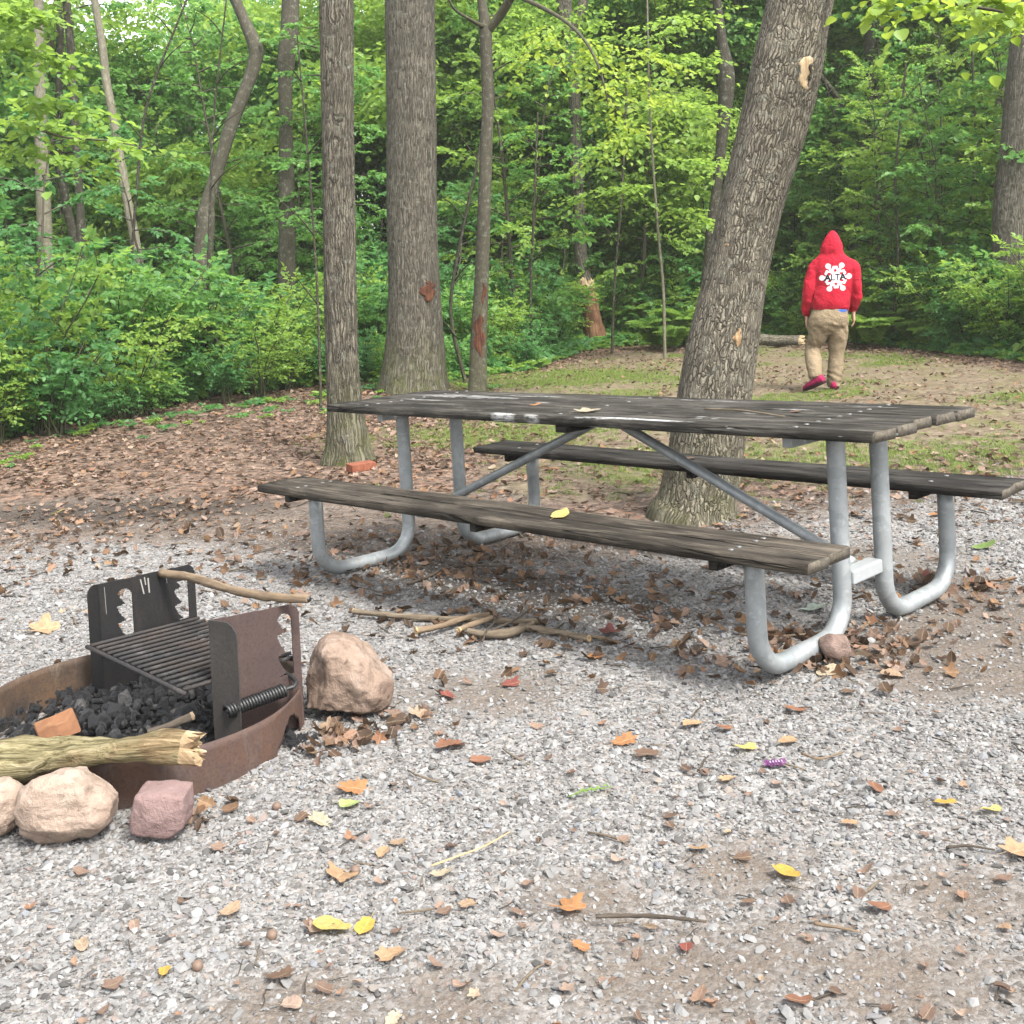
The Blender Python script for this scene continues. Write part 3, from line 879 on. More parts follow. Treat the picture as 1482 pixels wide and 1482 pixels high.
x, y = rg.uniform(-3, 8, n), rg.uniform(6, 19, n)
g_, l_, m_, w_ = zones(x, y)
nz = np.zeros(n)
for _ in range(10):
    k = rg.normal(size=2) * 1.6; nz += np.sin(k[0] * x + k[1] * y + rg.uniform(0, 6.3))
pc = at(760, 548); pd = at(720, 625); pe = at(1280, 665)
patch = np.exp(-((x - pc[0]) / 1.3) ** 2 - ((y - pc[1]) / .8) ** 2) * 2.2 + np.exp(-((x - pd[0]) / .9) ** 2 - ((y - pd[1]) / .6) ** 2) + np.exp(-((x - pe[0]) / 1.6) ** 2 - ((y - pe[1]) / .7) ** 2) * .7
prob = np.clip(m_ * sstep(nz, .6, 3.2) * .5 + patch * (1 - g_), 0, 1)
k = rg.uniform(0, 1, n) < prob
x, y = x[k], y[k]; n = len(x)
scatter("grass", np.stack([x, y, gh_np(x, y)], 1), np.stack([np.zeros(n), np.zeros(n), rg.uniform(0, 6.28, n)], 1), np.stack([rg.uniform(.03, .07, n)] * 2 + [rg.uniform(.014, .04, n)], 1), rg.randint(0, 4, n), gp, "short mossy green grass in the clearing behind the table")

# ------------------------------------------------------------------ picnic table
tz = gh(TX, TY)
table = empty("picnic_table", (TX, TY, 0), "long weathered dark plank picnic table with attached benches on bent galvanized pipe legs", "picnic table", None, TH)
table.rotation_euler = (0, -math.atan(.0313), TH)
LEN, TOPZ, SEATZ, THK = 2.95, .784, .451, .036
rgp = random.Random(3)
def plank(mb, u0, u1, v0, v1, z1, thk, seed):
    """one board, slightly cupped and worn, end grain on the ends"""
    nf = noise3(seed); n = 40; prof = []
    r = .006
    cs = [(v0 + r, -thk), (v1 - r, -thk), (v1, -thk + r), (v1, -r), (v1 - r * 1.2, 0), ((v0 + v1) / 2, -.0015), (v0 + r * 1.2, 0), (v0, -r), (v0, -thk + r)]
    m = len(cs); vs_, fs, us, ms = [], [], [], []
    tw = rgp.uniform(-.004, .004)
    for i in range(n + 1):
        u = u0 + (u1 - u0) * i / n
        for (v, z) in cs:
            e = .0022 * nf((u * 4, v * 9, z * 20)) + .0018 * nf((u * 16, v * 20, 3))
            vs_.append((u + (.006 * nf((v * 30, z * 40, i)) if i in (0, n) else 0), v + e * .6, z1 + z + e * (.6 if z > -thk * .5 else .3) + tw * (i / n - .5) * (1 if v > (v0 + v1) / 2 else -1)))
    for i in range(n):
        for k in range(m):
            k2 = (k + 1) % m
            fs.append((i * m + k, i * m + k2, (i + 1) * m + k2, (i + 1) * m + k)[::-1])
    mb.add(vs_, fs, None, 0)
    for i, rev in ((0, 0), (n, 1)):
        f = [i * m + k for k in range(m)]
        mb.f.append(tuple((f if not rev else f[::-1])[q] + mb.n - len(vs_) for q in range(m))); mb.uv.append(None); mb.m.append(1); mb.rnd.append(.5)
W, GAP = .7302, .007
pw = (W - 4 * GAP) / 5
mb = MB()
for k in range(5):
    v0 = -W / 2 + k * (pw + GAP)
    plank(mb, -LEN / 2 + rgp.uniform(-.012, .012), LEN / 2 + (0, .004, -.012, .006, .012)[k], v0, v0 + pw, TOPZ + rgp.uniform(-.002, .002), THK + .001, 60 + k)
top = mb.build("tabletop", [M['top_plank'], M['end_grain']], table)
def bolts(parent, spots, z):
    for (u, v) in spots:
        b = MB(); vs_ = []; n = 12
        for rr, zz in ((.0095, 0), (.0085, .002), (.004, .003)):
            for k in range(n): vs_.append((u + rr * math.cos(6.2832 * k / n), v + rr * math.sin(6.2832 * k / n), z + zz))
        fs = [(r_ * n + k, r_ * n + (k + 1) % n, (r_ + 1) * n + (k + 1) % n, (r_ + 1) * n + k) for r_ in range(2) for k in range(n)] + [tuple(2 * n + k for k in range(n))]
        b.add(vs_, fs); b.build("bolt", M['bolt'], parent)
bolts(top, [(u, -W / 2 + k * (pw + GAP) + pw / 2 + dv) for u in (-1.2, 1.17) for k in range(5) for dv in (-.035, .035)] + [(.05, -W / 2 + k * (pw + GAP) + pw / 2) for k in range(5)], TOPZ + .0005)
def bench(v, u0, u1, key, lab=None):
    mb = MB(); w = .1315
    plank(mb, u0 + .006, u1 + .004, v - w - .0035, v - .0035, SEATZ, THK, 70 + int(v * 9))
    plank(mb, u0 - .004, u1 - .006, v + .0035, v + w + .0035, SEATZ, THK, 80 + int(v * 9))
    o = mb.build("bench_seat", [M[key], M['end_grain']], table)
    if lab: o['label'] = lab
    return o
bf = bench(-.665, -1.482, 1.468, 'seat_plank', "near bench seat of two brown weathered planks")
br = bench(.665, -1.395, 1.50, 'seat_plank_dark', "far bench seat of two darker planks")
bolts(bf, [(u, -.665 + s_ * .07 + d) for u in (-1.2, 1.18) for s_ in (-1, 1) for d in (-.022, .022)], SEATZ + .0005)
bolts(br, [(u, .665 + s_ * .07) for u in (-1.1, 1.2) for s_ in (-1, 1)], SEATZ + .0005)
PR = .0325
def pipe_leg(u, vp, vb, uo=0):
    sg = 1 if vb > vp else -1
    rb = .135
    pts = [(u, vp, TOPZ - THK - .006)]
    for z in np.linspace(TOPZ - THK - .05, PR + rb, 8): pts.append((u, vp, z))
    for a in np.linspace(0, 90, 9)[1:]: pts.append((u, vp + sg * rb * (1 - math.cos(R(a))), PR + rb * (1 - math.sin(R(a)))))
    for q in np.linspace(vp + sg * (rb + .03), vb - sg * (rb + .03), 5): pts.append((u, q, PR - .002))
    for a in np.linspace(0, 90, 9): pts.append((u, vb - sg * rb * (1 - math.sin(R(a))), PR + rb * (1 - math.cos(R(a)))))
    for z in np.linspace(PR + rb + .02, SEATZ - THK - .006, 4): pts.append((u, vb, z))
    mb = MB(); tube(mb, pts, PR, 24)
    o = mb.build("pipe_leg", M['galv'], table)
    for (vv, zz) in ((vp, TOPZ - THK), (vb, SEATZ - THK)):
        p_ = MB(); box_mb(p_, (u, vv, zz - .004), (.10, .13 if zz < .6 else .10, .006)); 
        p_.build("mounting_plate", M['galv'], o)
    return o
pipe_leg(1.20, -.125, -.665); pipe_leg(1.225, .135, .665)
pipe_leg(-1.20, -.115, -.665); pipe_leg(-1.075, .13, .665)
for u in (1.205, -1.13):
    mb = MB(); box_mb(mb, (u, .005, .222), (.062, .215, .05)); mb.build("cross_bracket", M['zinc' if u > 0 else 'galv'], table, False, .006)
for (a, b) in (((1.175, .005, .245), (.10, -.0, TOPZ - THK - .03)), ((-1.10, .005, .245), (0.0, -.0, TOPZ - THK - .03))):
    mb = MB(); pth = [np.array(a) + (np.array(b) - np.array(a)) * t_ for t_ in np.linspace(0, 1, 12)]
    tube(mb, pth, .0205, 16); mb.build("brace", M['galv'], table)
for u in (-1.2, .05, 1.17):
    mb = MB(); box_mb(mb, (u - .055 if u > 1 else u + (.055 if u < -1 else 0), 0, TOPZ - THK - .022), (.04 if abs(u) > 1 else .06, .60, .04)); mb.build("cleat", M['galv' if abs(u) > 1 else 'seat_plank_dark'], table, False, .003)
for v, us in ((-.665, (-1.27, .0, 1.12)), (.665, (-1.16, .05, 1.14))):
    for u in us:
        mb = MB(); box_mb(mb, (u, v, SEATZ - THK - .018), (.035, .22, .034)); mb.build("bench_cleat", M['seat_plank_dark'], table, False, .003)
def tw_(u, v, z):                                           # table coordinates -> world
    return np.array([TX + u * math.cos(TH) - v * math.sin(TH), TY + u * math.sin(TH) + v * math.cos(TH), z + .0313 * u])

# ------------------------------------------------------------------ fire ring
RC = np.array([RINGC[0], RINGC[1]]); RZ = gh(*RC)
ring = empty("fire_ring", (RC[0], RC[1], RZ), "rusty round steel fire ring with a grill grate between two notched side plates", "fire ring")
RH, RR = .134, .49
NAng = R(-13)
def ring_wall():
    n, mz = 300, 9
    nf = noise3(9)
    def bottom(a):
        d = (a - NAng + math.pi) % (2 * math.pi) - math.pi
        x = d * RR
        if abs(x) < .085:
            return .018 + .062 * max(0, 1 - (abs(x - .015) / .088) ** 2.5) + .013 * nf((x * 70, 0, 0)) + .008 * nf((x * 190, 3, 0)) 
        return -.05
    out = MB()
    vs_, fs, ms = [], [], []
    T_ = .005
    for s_ in (0, 1):                                      # outer, inner
        for i in range(n):
            a = 2 * math.pi * i / n
            r_ = RR - s_ * T_ + .004 * nf((math.cos(a) * 2, math.sin(a) * 2, 1))
            zb = bottom(a)
            for k in range(mz):
                vs_.append((r_ * math.cos(a), r_ * math.sin(a), zb + (RH - zb + .003 * nf((a * 3, 0, 2))) * k / (mz - 1)))
    o_ = lambda s_, i, k: s_ * n * mz + (i % n) * mz + k
    for i in range(n):
        for k in range(mz - 1):
            fs.append((o_(0, i, k), o_(0, i + 1, k), o_(0, i + 1, k + 1), o_(0, i, k + 1))); ms.append(0)
            fs.append((o_(1, i, k), o_(1, i, k + 1), o_(1, i + 1, k + 1), o_(1, i + 1, k))); ms.append(1)
        fs.append((o_(0, i, mz - 1), o_(0, i + 1, mz - 1), o_(1, i + 1, mz - 1), o_(1, i, mz - 1))); ms.append(0)
        fs.append((o_(0, i, 0), o_(1, i, 0), o_(1, i + 1, 0), o_(0, i + 1, 0))); ms.append(0)
    out.add(vs_, fs); out.m = ms
    return out.build("ring_wall", [M['rust_out'], M['rust_in']], ring)
ring_wall()
def W2R(p, z): return np.array([p[0] - RC[0], p[1] - RC[1], z])
# side plates : measured front / back ends, height above the ground
PL = dict(f=np.array([-1.395, 3.725]), b=np.array([-1.150, 3.985])); PRT = dict(f=np.array([-.912, 3.278]), b=np.array([-.685, 3.455]))
def side_plate(f, b, z0, zf, zb, fl, flw, mats, slots):
    """upright plate with toothed slots, made as a grid of cells with the slots left out, and a bent flange on its front edge"""
    d = b - f; L = np.linalg.norm(d); d = d / L; nrm = np.array([d[1], -d[0]])
    nu, nz = 100, 110
    Ht = max(zf, zb)
    def ztop(u): return zf + (zb - zf) * u / L
    rc_ = .035
    def inside(u, z):
        zt = ztop(u)
        if z > zt: return False
        if u > L - rc_ and z > zt - rc_ and math.hypot(u - (L - rc_), z - (zt - rc_)) > rc_: return False
        for (u0, wd, z_a, z_b) in slots:                   # straight right side, three saw teeth on the left
            if z_a < z < z_b:
                ph = ((z - z_a) / (z_b - z_a)) * 3
                fr = ph - math.floor(ph)
                tooth = u0 - wd * (.55 - .95 * abs(fr - .62) ** .8)
                lo = u0 - wd + (wd * .62) * (1 - fr) ** 1.6 * (1 if fr > .12 else fr / .12)
                hi = u0
                e = wd * .5
                if z > z_b - e: lo = max(lo, u0 - e - math.sqrt(max(0, e * e - (z - z_b + e) ** 2))); 
                if z > z_b - e * .8 and u > u0 - e and math.hypot(u - (u0 - e), z - (z_b - e)) > e: return False if False else True
                if lo < u < hi: return False
        return True
    vid = {}; vs_, fs, ms = [], [], []
    T_ = .005
    def vert(i, k, s_):
        key = (i, k, s_)
        if key not in vid:
            u = L * i / nu; z = z0 + (Ht - z0) * k / nz
            z = min(z, ztop(u))
            p = f + d * u + nrm * (T_ * (s_ - .5))
            vid[key] = len(vs_); vs_.append(W2R(p, z))
        return vid[key]
    ok = [[inside(L * (i + .5) / nu, z0 + (Ht - z0) * (k + .5) / nz) for k in range(nz)] for i in range(nu)]
    g = lambda i, k: 0 <= i < nu and 0 <= k < nz and ok[i][k]
    for i in range(nu):
        for k in range(nz):
            if not ok[i][k]: continue
            a = [vert(i, k, 1), vert(i + 1, k, 1), vert(i + 1, k + 1, 1), vert(i, k + 1, 1)]
            c = [vert(i, k, 0), vert(i + 1, k, 0), vert(i + 1, k + 1, 0), vert(i, k + 1, 0)]
            fs.append(tuple(a)); ms.append(0); fs.append(tuple(c[::-1])); ms.append(1)
            for (ni, nk, p, q) in ((i - 1, k, 0, 3), (i + 1, k, 2, 1), (i, k - 1, 1, 0), (i, k + 1, 3, 2)):
                if not g(ni, nk): fs.append((a[p], a[q], c[q], c[p])); ms.append(0)
    mb = MB(); mb.add(vs_, fs); mb.m = ms
    o = mb.build("side_plate", mats, ring, False)
    # flange
    m2 = MB(); prof = []
    fd = fl / np.linalg.norm(fl); fn = np.array([fd[1], -fd[0]])
    pts2 = [(0, z0 - .02), (flw, z0 - .02), (flw, zf - .045)] + [(flw - .045 + .045 * math.cos(R(a)), zf - .045 + .045 * math.sin(R(a))) for a in (20, 45, 70, 90)] + [(0, zf)]
    m_ = len(pts2)
    v3 = [W2R(f + fd * w + fn * T_ * s_, z) for s_ in (-.5, .5) for (w, z) in pts2]
    m2.add(v3, [tuple(range(m_)), tuple(range(2 * m_ - 1, m_ - 1, -1))] + [(k, m_ + k, m_ + (k + 1) % m_, (k + 1) % m_) for k in range(m_)])
    m2.build("flange", mats[2], o, False)
    return o
side_plate(PRT['f'], PRT['b'], .01, .408, .398, np.array([.092, -.036]), .094, [M['plate_brown'], M['black_steel'], M['flange_gray']], [(.262, .05, .185, .375)])
side_plate(PL['f'], PL['b'], .01, .405, .398, np.array([-.047, .018]), .046, [M['black_steel'], M['black_steel'], M['black_steel']], [(.118, .056, .20, .37), (.330, .056, .21, .375)])
lp_d = (PL['b'] - PL['f']); lp_L = np.linalg.norm(lp_d); lp_d /= lp_L; lp_n = np.array([lp_d[1], -lp_d[0]])
lp_n = lp_n if lp_n @ np.array([.3, -1]) > 0 else -lp_n
lpo = [q for q in ring.children if q.name.startswith("side_plate")][-1]
mb = MB()
for (u0, z0_, u1, z1_, w_) in ((.150, .388, .160, .335, .0022), (.165, .392, .168, .365, .002), (.178, .386, .180, .335, .0025), (.020, .392, .022, .30, .0007), (.245, .390, .248, .352, .0008)):
    q = [PL['f'] + lp_d * u + lp_n * .0034 for u in (u0 - w_, u0 + w_, u1 + w_, u1 - w_)]
    mb.add([W2R(p_, z_) for p_, z_ in zip(q, (z0_, z0_, z1_, z1_))], [(0, 1, 2, 3)])
tz_ = NT("pale_run_marks", .8); tz_.color((.34, .33, .30)); so_ = mb.build("scratch_marks", tz_.m, lpo, False); tag(so_, kind='stuff')
# grate of welded bars
grate = None
gf, gb_, gr_, gz_ = np.array([-1.405, 3.665]), np.array([-1.130, 3.915]), np.array([-.952, 3.205]), .214
du_, dv_ = gb_ - gf, gr_ - gf
mb = MB()
def gp_(a, b, z=0): 
    p = gf + du_ * a + dv_ * b; return W2R(p, gz_ + z)
tube(mb, [gp_(-.02, t_) for t_ in np.linspace(-.03, .96, 6)], .0072, 8)
tube(mb, [gp_(.97, t_) for t_ in np.linspace(0, .97, 6)], .0072, 8)
for k in range(16):
    b = .015 + .93 * k / 15
    tube(mb, [gp_(a, b, .009) for a in np.linspace(-.015, 1.01, 6)], .0062, 8)
grate = mb.build("grill_grate", M['grate'], ring)
# handle rod leaving through the back slot, bent along the outside of the plate, with a coil grip
hb = PRT['b'] + (PRT['f'] - PRT['b']) * .14
dpl = (PRT['f'] - PRT['b']); dpl /= np.linalg.norm(dpl); npl = np.array([-dpl[1], dpl[0]]); npl = npl if npl @ np.array([.7, -.7]) > 0 else -npl
ha, hz = hb + npl * .055, .165
hend = hb + dpl * .235 + npl * .062
pa = [W2R(hb - npl * .05, .185), W2R(hb, .18), W2R(hb + npl * .04, .172), W2R(ha + dpl * .015, hz), W2R(ha + dpl * .04, hz - .002), W2R(hend, .150)]
mb = MB(); tube(mb, smooth_path(pa, 6), .0065, 10); rod = mb.build("handle_rod", M['coil'], grate)
mb = MB(); cp_ = []
A_, B_ = W2R(ha + dpl * .045, hz - .003), W2R(hend, .150)
ax = (B_ - A_); Lc = np.linalg.norm(ax); ax /= Lc
n1_ = np.cross(ax, [0, 0, 1.0]); n1_ /= np.linalg.norm(n1_); n2_ = np.cross(ax, n1_)
turns = 20
for i in range(turns * 12 + 1):
    a = 2 * math.pi * i / 12
    cp_.append(A_ + ax * Lc * i / (turns * 12) + (n1_ * math.cos(a) + n2_ * math.sin(a)) * .0165)
tube(mb, cp_, .0050, 7); mb.build("coil_grip", M['coil'], grate)
# ash and charcoal
mb = MB(); n = 40; vs_ = [(0, 0, .035)]; fs = []; nf = noise3(77)
for r_ in (.12, .24, .36, RR - .009):
    for k in range(n):
        a = 2 * math.pi * k / n; p = (r_ * math.cos(a), r_ * math.sin(a))
        vs_.append((*p, .03 + .03 * nf((p[0] * 9, p[1] * 9, 0)) - (.03 if r_ > .45 else 0)))
for k in range(n): fs.append((0, 1 + k, 1 + (k + 1) % n))
for q in range(3):
    for k in range(n): fs.append((1 + q * n + k, 1 + (q + 1) * n + k, 1 + (q + 1) * n + (k + 1) % n, 1 + q * n + (k + 1) % n))
mb.add(vs_, fs); ash = mb.build("ash", M['ash']); ash.location = (RC[0], RC[1], RZ); tag(ash, "black ash bed inside the rusty ring", kind='stuff')
cps = [rock_mesh("charcoal_lump", 300 + k, M['coal'], 1, (1, .8, .7), 7, .15, (.45, .85)) for k in range(7)]
rg = np.random.RandomState(51); n = 1500
a = rg.uniform(0, 6.28, n); r_ = np.sqrt(rg.uniform(0, 1, n)) * (RR - .035)
x, y = RC[0] + r_ * np.cos(a), RC[1] + r_ * np.sin(a)
big = np.exp(-((x + 1.25) / .25) ** 2 - ((y - 3.5) / .2) ** 2)
n2 = 55; aN = NAng + rg.normal(0, .07, n2); rN = RR + rg.uniform(-.04, .07, n2)
sz = np.concatenate([np.exp(rg.normal(np.log(.0095), .6, n)) * (1 + .25 * big), np.exp(rg.normal(np.log(.010), .4, n2))])
z = np.concatenate([RZ + .035 + .035 * big + rg.uniform(0, .012, n), RZ + .02 - (rN - RR).clip(0) * .2])
x = np.concatenate([x, RC[0] + rN * np.cos(aN)]); y = np.concatenate([y, RC[1] + rN * np.sin(aN)]); n = len(x)
scatter("charcoal_rubble", np.stack([x, y, z], 1), rg.uniform(0, 6.28, (n, 3)), sz.clip(.005, .04), rg.randint(0, 7, n), cps, "heap of black charcoal lumps inside the rusty fire ring")

# ------------------------------------------------------------------ firewood, sticks, stones
def irregular_tube(name, pts, rad, mat, label, cat, seed, seg=16, n=8, rough=.16, ends=None, group=None, ragged=0.0, parent=None):
    """log or stick: bark tube with knobbly girth; ends = material of the broken ends as child parts"""
    nf = noise3(seed); rg_ = random.Random(seed)
    P_ = smooth_path(pts, n); m = len(P_)
    rr = np.interp(np.linspace(0, 1, m), np.linspace(0, 1, len(rad)), rad)
    mb = MB()
    tube(mb, P_, rr, seg, not ends, lambda i, k, th, s_: 1 + rough * 2 * nf((math.cos(th) * 1.1, math.sin(th) * 1.1, s_ / max(rad) * .55)) + rough * .6 * nf((math.cos(th) * 3, math.sin(th) * 3, s_ / max(rad) * 1.7)))
    c = P_.mean(0)
    mb.v = [tuple(np.array(q) - c) for q in mb.v]
    o = mb.build(name, mat); o.location = c
    if label: tag(o, label, cat, group)
    if ends:
        for i, di in ((0, 1), (m - 1, -1)):
            if di == 1 and ends[0] is None or di == -1 and ends[1] is None: continue
            em = ends[0] if di == 1 else ends[1]
            ring_ = [np.array(mb.v[i * seg + k]) for k in range(seg)]
            d = (P_[i] - P_[i + di]); d /= np.linalg.norm(d)
            e = MB(); vs_ = list(ring_); fs = []
            for fr, in ((.96,), (.6,), (.2,)):
                for k in range(seg):
                    q = P_[i] - c + (ring_[k] - (P_[i] - c)) * fr
                    vs_.append(q + d * (ragged * rg_.uniform(.1, 1) * (1 if fr > .3 else .7)))
            for q in range(3):
                for k in range(seg): fs.append((q * seg + k, q * seg + (k + 1) % seg, (q + 1) * seg + (k + 1) % seg, (q + 1) * seg + k))
            fs.append(tuple(3 * seg + k for k in range(seg)))
            fs = [f_[::-1] for f_ in fs] if di == 1 else fs
            e.add(vs_, fs, [[(vs_[j][0] + vs_[j][2], vs_[j][1]) for j in f_] for f_ in fs])
            e.build("broken_end", em, o, False)
    return o
lg = [at(-140, 1118, .155), at(0, 1100, .158), at(90, 1090, .166), at(165, 1086, .174), at(222, 1079, .180), at(268, 1083, .172)]
irregular_tube("firewood_log", lg, [.046, .045, .044, .040, .047, .036], M['mossy'], "yellow-green mossy rotten log lying across the front rim of the fire ring", "firewood", 5, 28, 12, .24, (None, M['rot_pale']), None, .055)
irregular_tube("charred_branch", [at(215, 1062, .10), at(245, 1050, .115), at(276, 1036, .13)], [.014, .014, .013], M['stick_dark'], "short charred branch stub poking out behind the mossy log in the fire ring", "branch", 6, 12, 6, .2, (None, M['stick_tan']), None, .012)
irregular_tube("grill_stick", [at(233, 829, .405), at(283, 837, .412), at(330, 852, .415), at(380, 862, .418), at(428, 866, .420), at(447, 867, .421)], [.0145, .0135, .0125, .0125, .012, .009], M['stick_tan'], "peeled tan stick laid across the tops of both grill side plates", "stick", 7, 12, 8, .14)
tip_ = MB(); gs = bpy.data.objects["grill_stick"]; o_ = np.array(gs.location)
tube(tip_, [at(434, 866.5, .420) - o_, at(441, 867, .4205) - o_, at(448.5, 867.3, .421) - o_], [.0125, .0108, .0075], 12)
tip_.build("charred_tip", M['coal'], gs)
# split wedge of firewood
b = at(85, 1060, .07)
bm = bmesh.new()
pr = [(-.045, 0), (.042, 0), (-.008, .066)]
vv = [bm.verts.new((x_, y_, z_)) for y_ in (-.055, .06) for (x_, z_) in pr]
for f_ in ((0, 2, 1), (3, 4, 5), (0, 1, 4, 3), (1, 2, 5, 4), (2, 0, 3, 5)): bm.faces.new([vv[q] for q in f_])
bmesh.ops.bevel(bm, geom=bm.edges[:], offset=.004, segments=1, affect='EDGES')
bmesh.ops.subdivide_edges(bm, edges=bm.edges[:], cuts=3, use_grid_fill=True)
nf = noise3(12)
for v in bm.verts: v.co += Vector((nf(v.co * 30), nf(v.co * 30 + Vector((5, 0, 0))), nf(v.co * 30 + Vector((0, 5, 0))))) * .004
me = bpy.data.meshes.new("firewood_wedge"); bm.to_mesh(me); bm.free(); me.materials.append(M['cut_wood'])
ul = me.uv_layers.new(name="UVMap")
for lp in me.loops:
    q = me.vertices[lp.vertex_index].co; ul.data[lp.index].uv = (q.x + q.z, q.y)
o = bpy.data.objects.new("firewood_wedge", me); COL.objects.link(o); o.location = b + np.array([0, 0, -.005]); o.rotation_euler = (R(14), R(10), R(-62))
tag(o, "orange split wedge of firewood lying on the charcoal in the fire ring", "firewood")

def rock(name, px, py, w_px, h_px, seed, mat, label, cat="rock", squash=(1, .85, .8), cuts=7, rot=0.0, sink=.12, rough=.1, sub=4, depth=(.62, .95), tilt=(0, 0)):
    """rock whose ground contact middle is at the photo point and whose picture size is w x h"""
    p = at(px, py); r_ = pxs(w_px, p[1]) / 2; hh = pxs(h_px, p[1])
    me_ = rock_mesh(name, seed, mat, sub, squash, cuts, rough, depth)
    for pl in me_.polygons: pl.use_smooth = True
    co = np.array([v.co[:] for v in me_.vertices])
    ca, sa = math.cos(rot), math.sin(rot)
    Rm = Matrix.Rotation(tilt[0], 3, 'X') @ Matrix.Rotation(tilt[1], 3, 'Y')
    co = co @ np.array(Rm).T
    xy = co[:, :2] @ np.array([[ca, sa], [-sa, ca]])
    co = np.column_stack([xy, co[:, 2]])
    co[:, 0] -= (co[:, 0].max() + co[:, 0].min()) / 2
    sx = 2 * r_ / (co[:, 0].max() - co[:, 0].min()); co[:, :2] *= sx
    co[:, 1] -= co[:, 1].min()
    zz = (co[:, 2] - co[:, 2].min()); zz = zz / zz.max()
    co[:, 2] = (zz - sink) * hh / (1 - sink)
    nf_ = noise3(seed + 3)
    co += np.array([[nf_(q, 14 / (r_ * 8)), nf_(q + 7, 14 / (r_ * 8)), nf_(q + 3, 14 / (r_ * 8))] for q in co]) * r_ * .05
    me_.vertices.foreach_set("co", co.astype(np.float32).ravel()); me_.update()
    o_ = bpy.data.objects.new(name, me_); COL.objects.link(o_); o_.location = (p[0], p[1] - .01, gh(p[0], p[1]))
    return tag(o_, label, cat)
# the boulder: outline measured from the photo, given real depth
def hull_rock(name, outline, base_py, depth, mat, label, seed, lean=.0, rough=.05, pw=2.6, cut=(.80, .95)):
    xs = [q[0] for q in outline]; c_ = at((min(xs) + max(xs)) / 2, base_py)
    prof = [atd(q[0], q[1], c_[1]) - c_ for q in outline]
    bm = bmesh.new(); nl = 9
    n = len(prof); pr = np.array([(q[0], q[2]) for q in prof]); ce = pr.mean(0)
    for j in range(nl):
        t_ = j / (nl - 1) * 2 - 1
        s_ = max(.0, 1 - abs(t_) ** pw) ** (1.3 / pw) * .94 + .06
        for k in range(n):
            q = ce + (pr[k] - ce) * s_
            bm.verts.new((q[0], t_ * depth / 2 + depth / 2 * .8 + lean * (q[1]), max(q[1], -.03)))
    bm.verts.ensure_lookup_table()
    for j in range(nl - 1):
        for k in range(n): bm.faces.new([bm.verts[j * n + k], bm.verts[j * n + (k + 1) % n], bm.verts[(j + 1) * n + (k + 1) % n], bm.verts[(j + 1) * n + k]])
    bm.faces.new([bm.verts[k] for k in range(n)][::-1]); bm.faces.new([bm.verts[(nl - 1) * n + k] for k in range(n)])
    bmesh.ops.recalc_face_normals(bm, faces=bm.faces[:])
    me_ = bpy.data.meshes.new(name); bm.to_mesh(me_); bm.free()
    o_ = bpy.data.objects.new(name, me_); COL.objects.link(o_)
    md = o_.modifiers.new("r", 'REMESH'); md.mode = 'VOXEL'; md.voxel_size = .007
    dg = bpy.context.evaluated_depsgraph_get(); me2 = bpy.data.meshes.new_from_object(o_.evaluated_get(dg)); o_.modifiers.clear()
    nf_, rs = noise3(seed), np.random.RandomState(seed)
    co = np.empty(len(me2.vertices) * 3, np.float32); me2.vertices.foreach_get("co", co); co = co.reshape(-1, 3)
    ctr = co.mean(0); sc = np.abs(co - ctr).max()
    for _ in range(15):                                     # flat fracture faces
        nn = rs.normal(size=3); nn /= np.linalg.norm(nn); k = (co - ctr) @ nn; mx = k.max() * rs.uniform(*cut)
        co -= np.outer(np.clip(k - mx, 0, None) * .97, nn)
    dsp = np.array([nf_((q - ctr) / sc, 2.6) * 1.0 + nf_((q - ctr) / sc + 9, 8) * .45 + nf_((q - ctr) / sc + 4, 22) * .16 for q in co])
    nrm = (co - ctr); nrm /= np.linalg.norm(nrm, axis=1)[:, None]
    co += nrm * (dsp * sc * rough * 2.2)[:, None]
    me2.vertices.foreach_set("co", co.ravel()); me2.materials.clear(); me2.materials.append(mat)
    me2.polygons.foreach_set("use_smooth", np.ones(len(me2.polygons), bool)); me2.update()
    o_.data = me2; o_.location = (c_[0], c_[1], c_[2]); 
    return tag(o_, label, "rock")
hull_rock("boulder", [(437, 1045), (438, 990), (444, 952), (464, 936), (488, 935), (510, 948), (532, 968), (548, 990), (565, 1004), (560, 1032), (548, 1050), (495, 1052)], 1048, .28, M['rock_tan'], "big tan boulder leaning against the back right side of the fire ring", 31, cut=(.86, .97), rough=.045)
hull_rock("rock", [(10, 1205), (5, 1180), (14, 1160), (40, 1138), (80, 1128), (112, 1131), (132, 1150), (150, 1180), (155, 1198), (140, 1218), (110, 1234), (50, 1235), (20, 1225)], 1233, .19, M['rock_pink'], "round pink and cream rock in front of the fire ring", 32, rough=.04)
hull_rock("rock", [(188, 1212), (186, 1190), (193, 1153), (230, 1150), (265, 1155), (268, 1180), (264, 1205), (240, 1220), (215, 1218)], 1217, .12, M['rock_mauve'], "blocky mauve rock in front of the fire ring beside the round pink one", 33, rough=.02, pw=9, cut=(.93, .99))
hull_rock("rock", [(-60, 1225), (-70, 1180), (-40, 1150), (-5, 1147), (14, 1160), (16, 1185), (10, 1210), (-5, 1226)], 1226, .16, M['rock_pink'], "pink rock cut off by the left edge of the photo", 34)
hull_rock("rock", [(1190, 950), (1192, 932), (1205, 922), (1228, 924), (1238, 935), (1234, 955), (1215, 962)], 958, .09, M['rock_dark'], "small pinkish brown stone beside the near table leg pipe", 35, rough=.04)
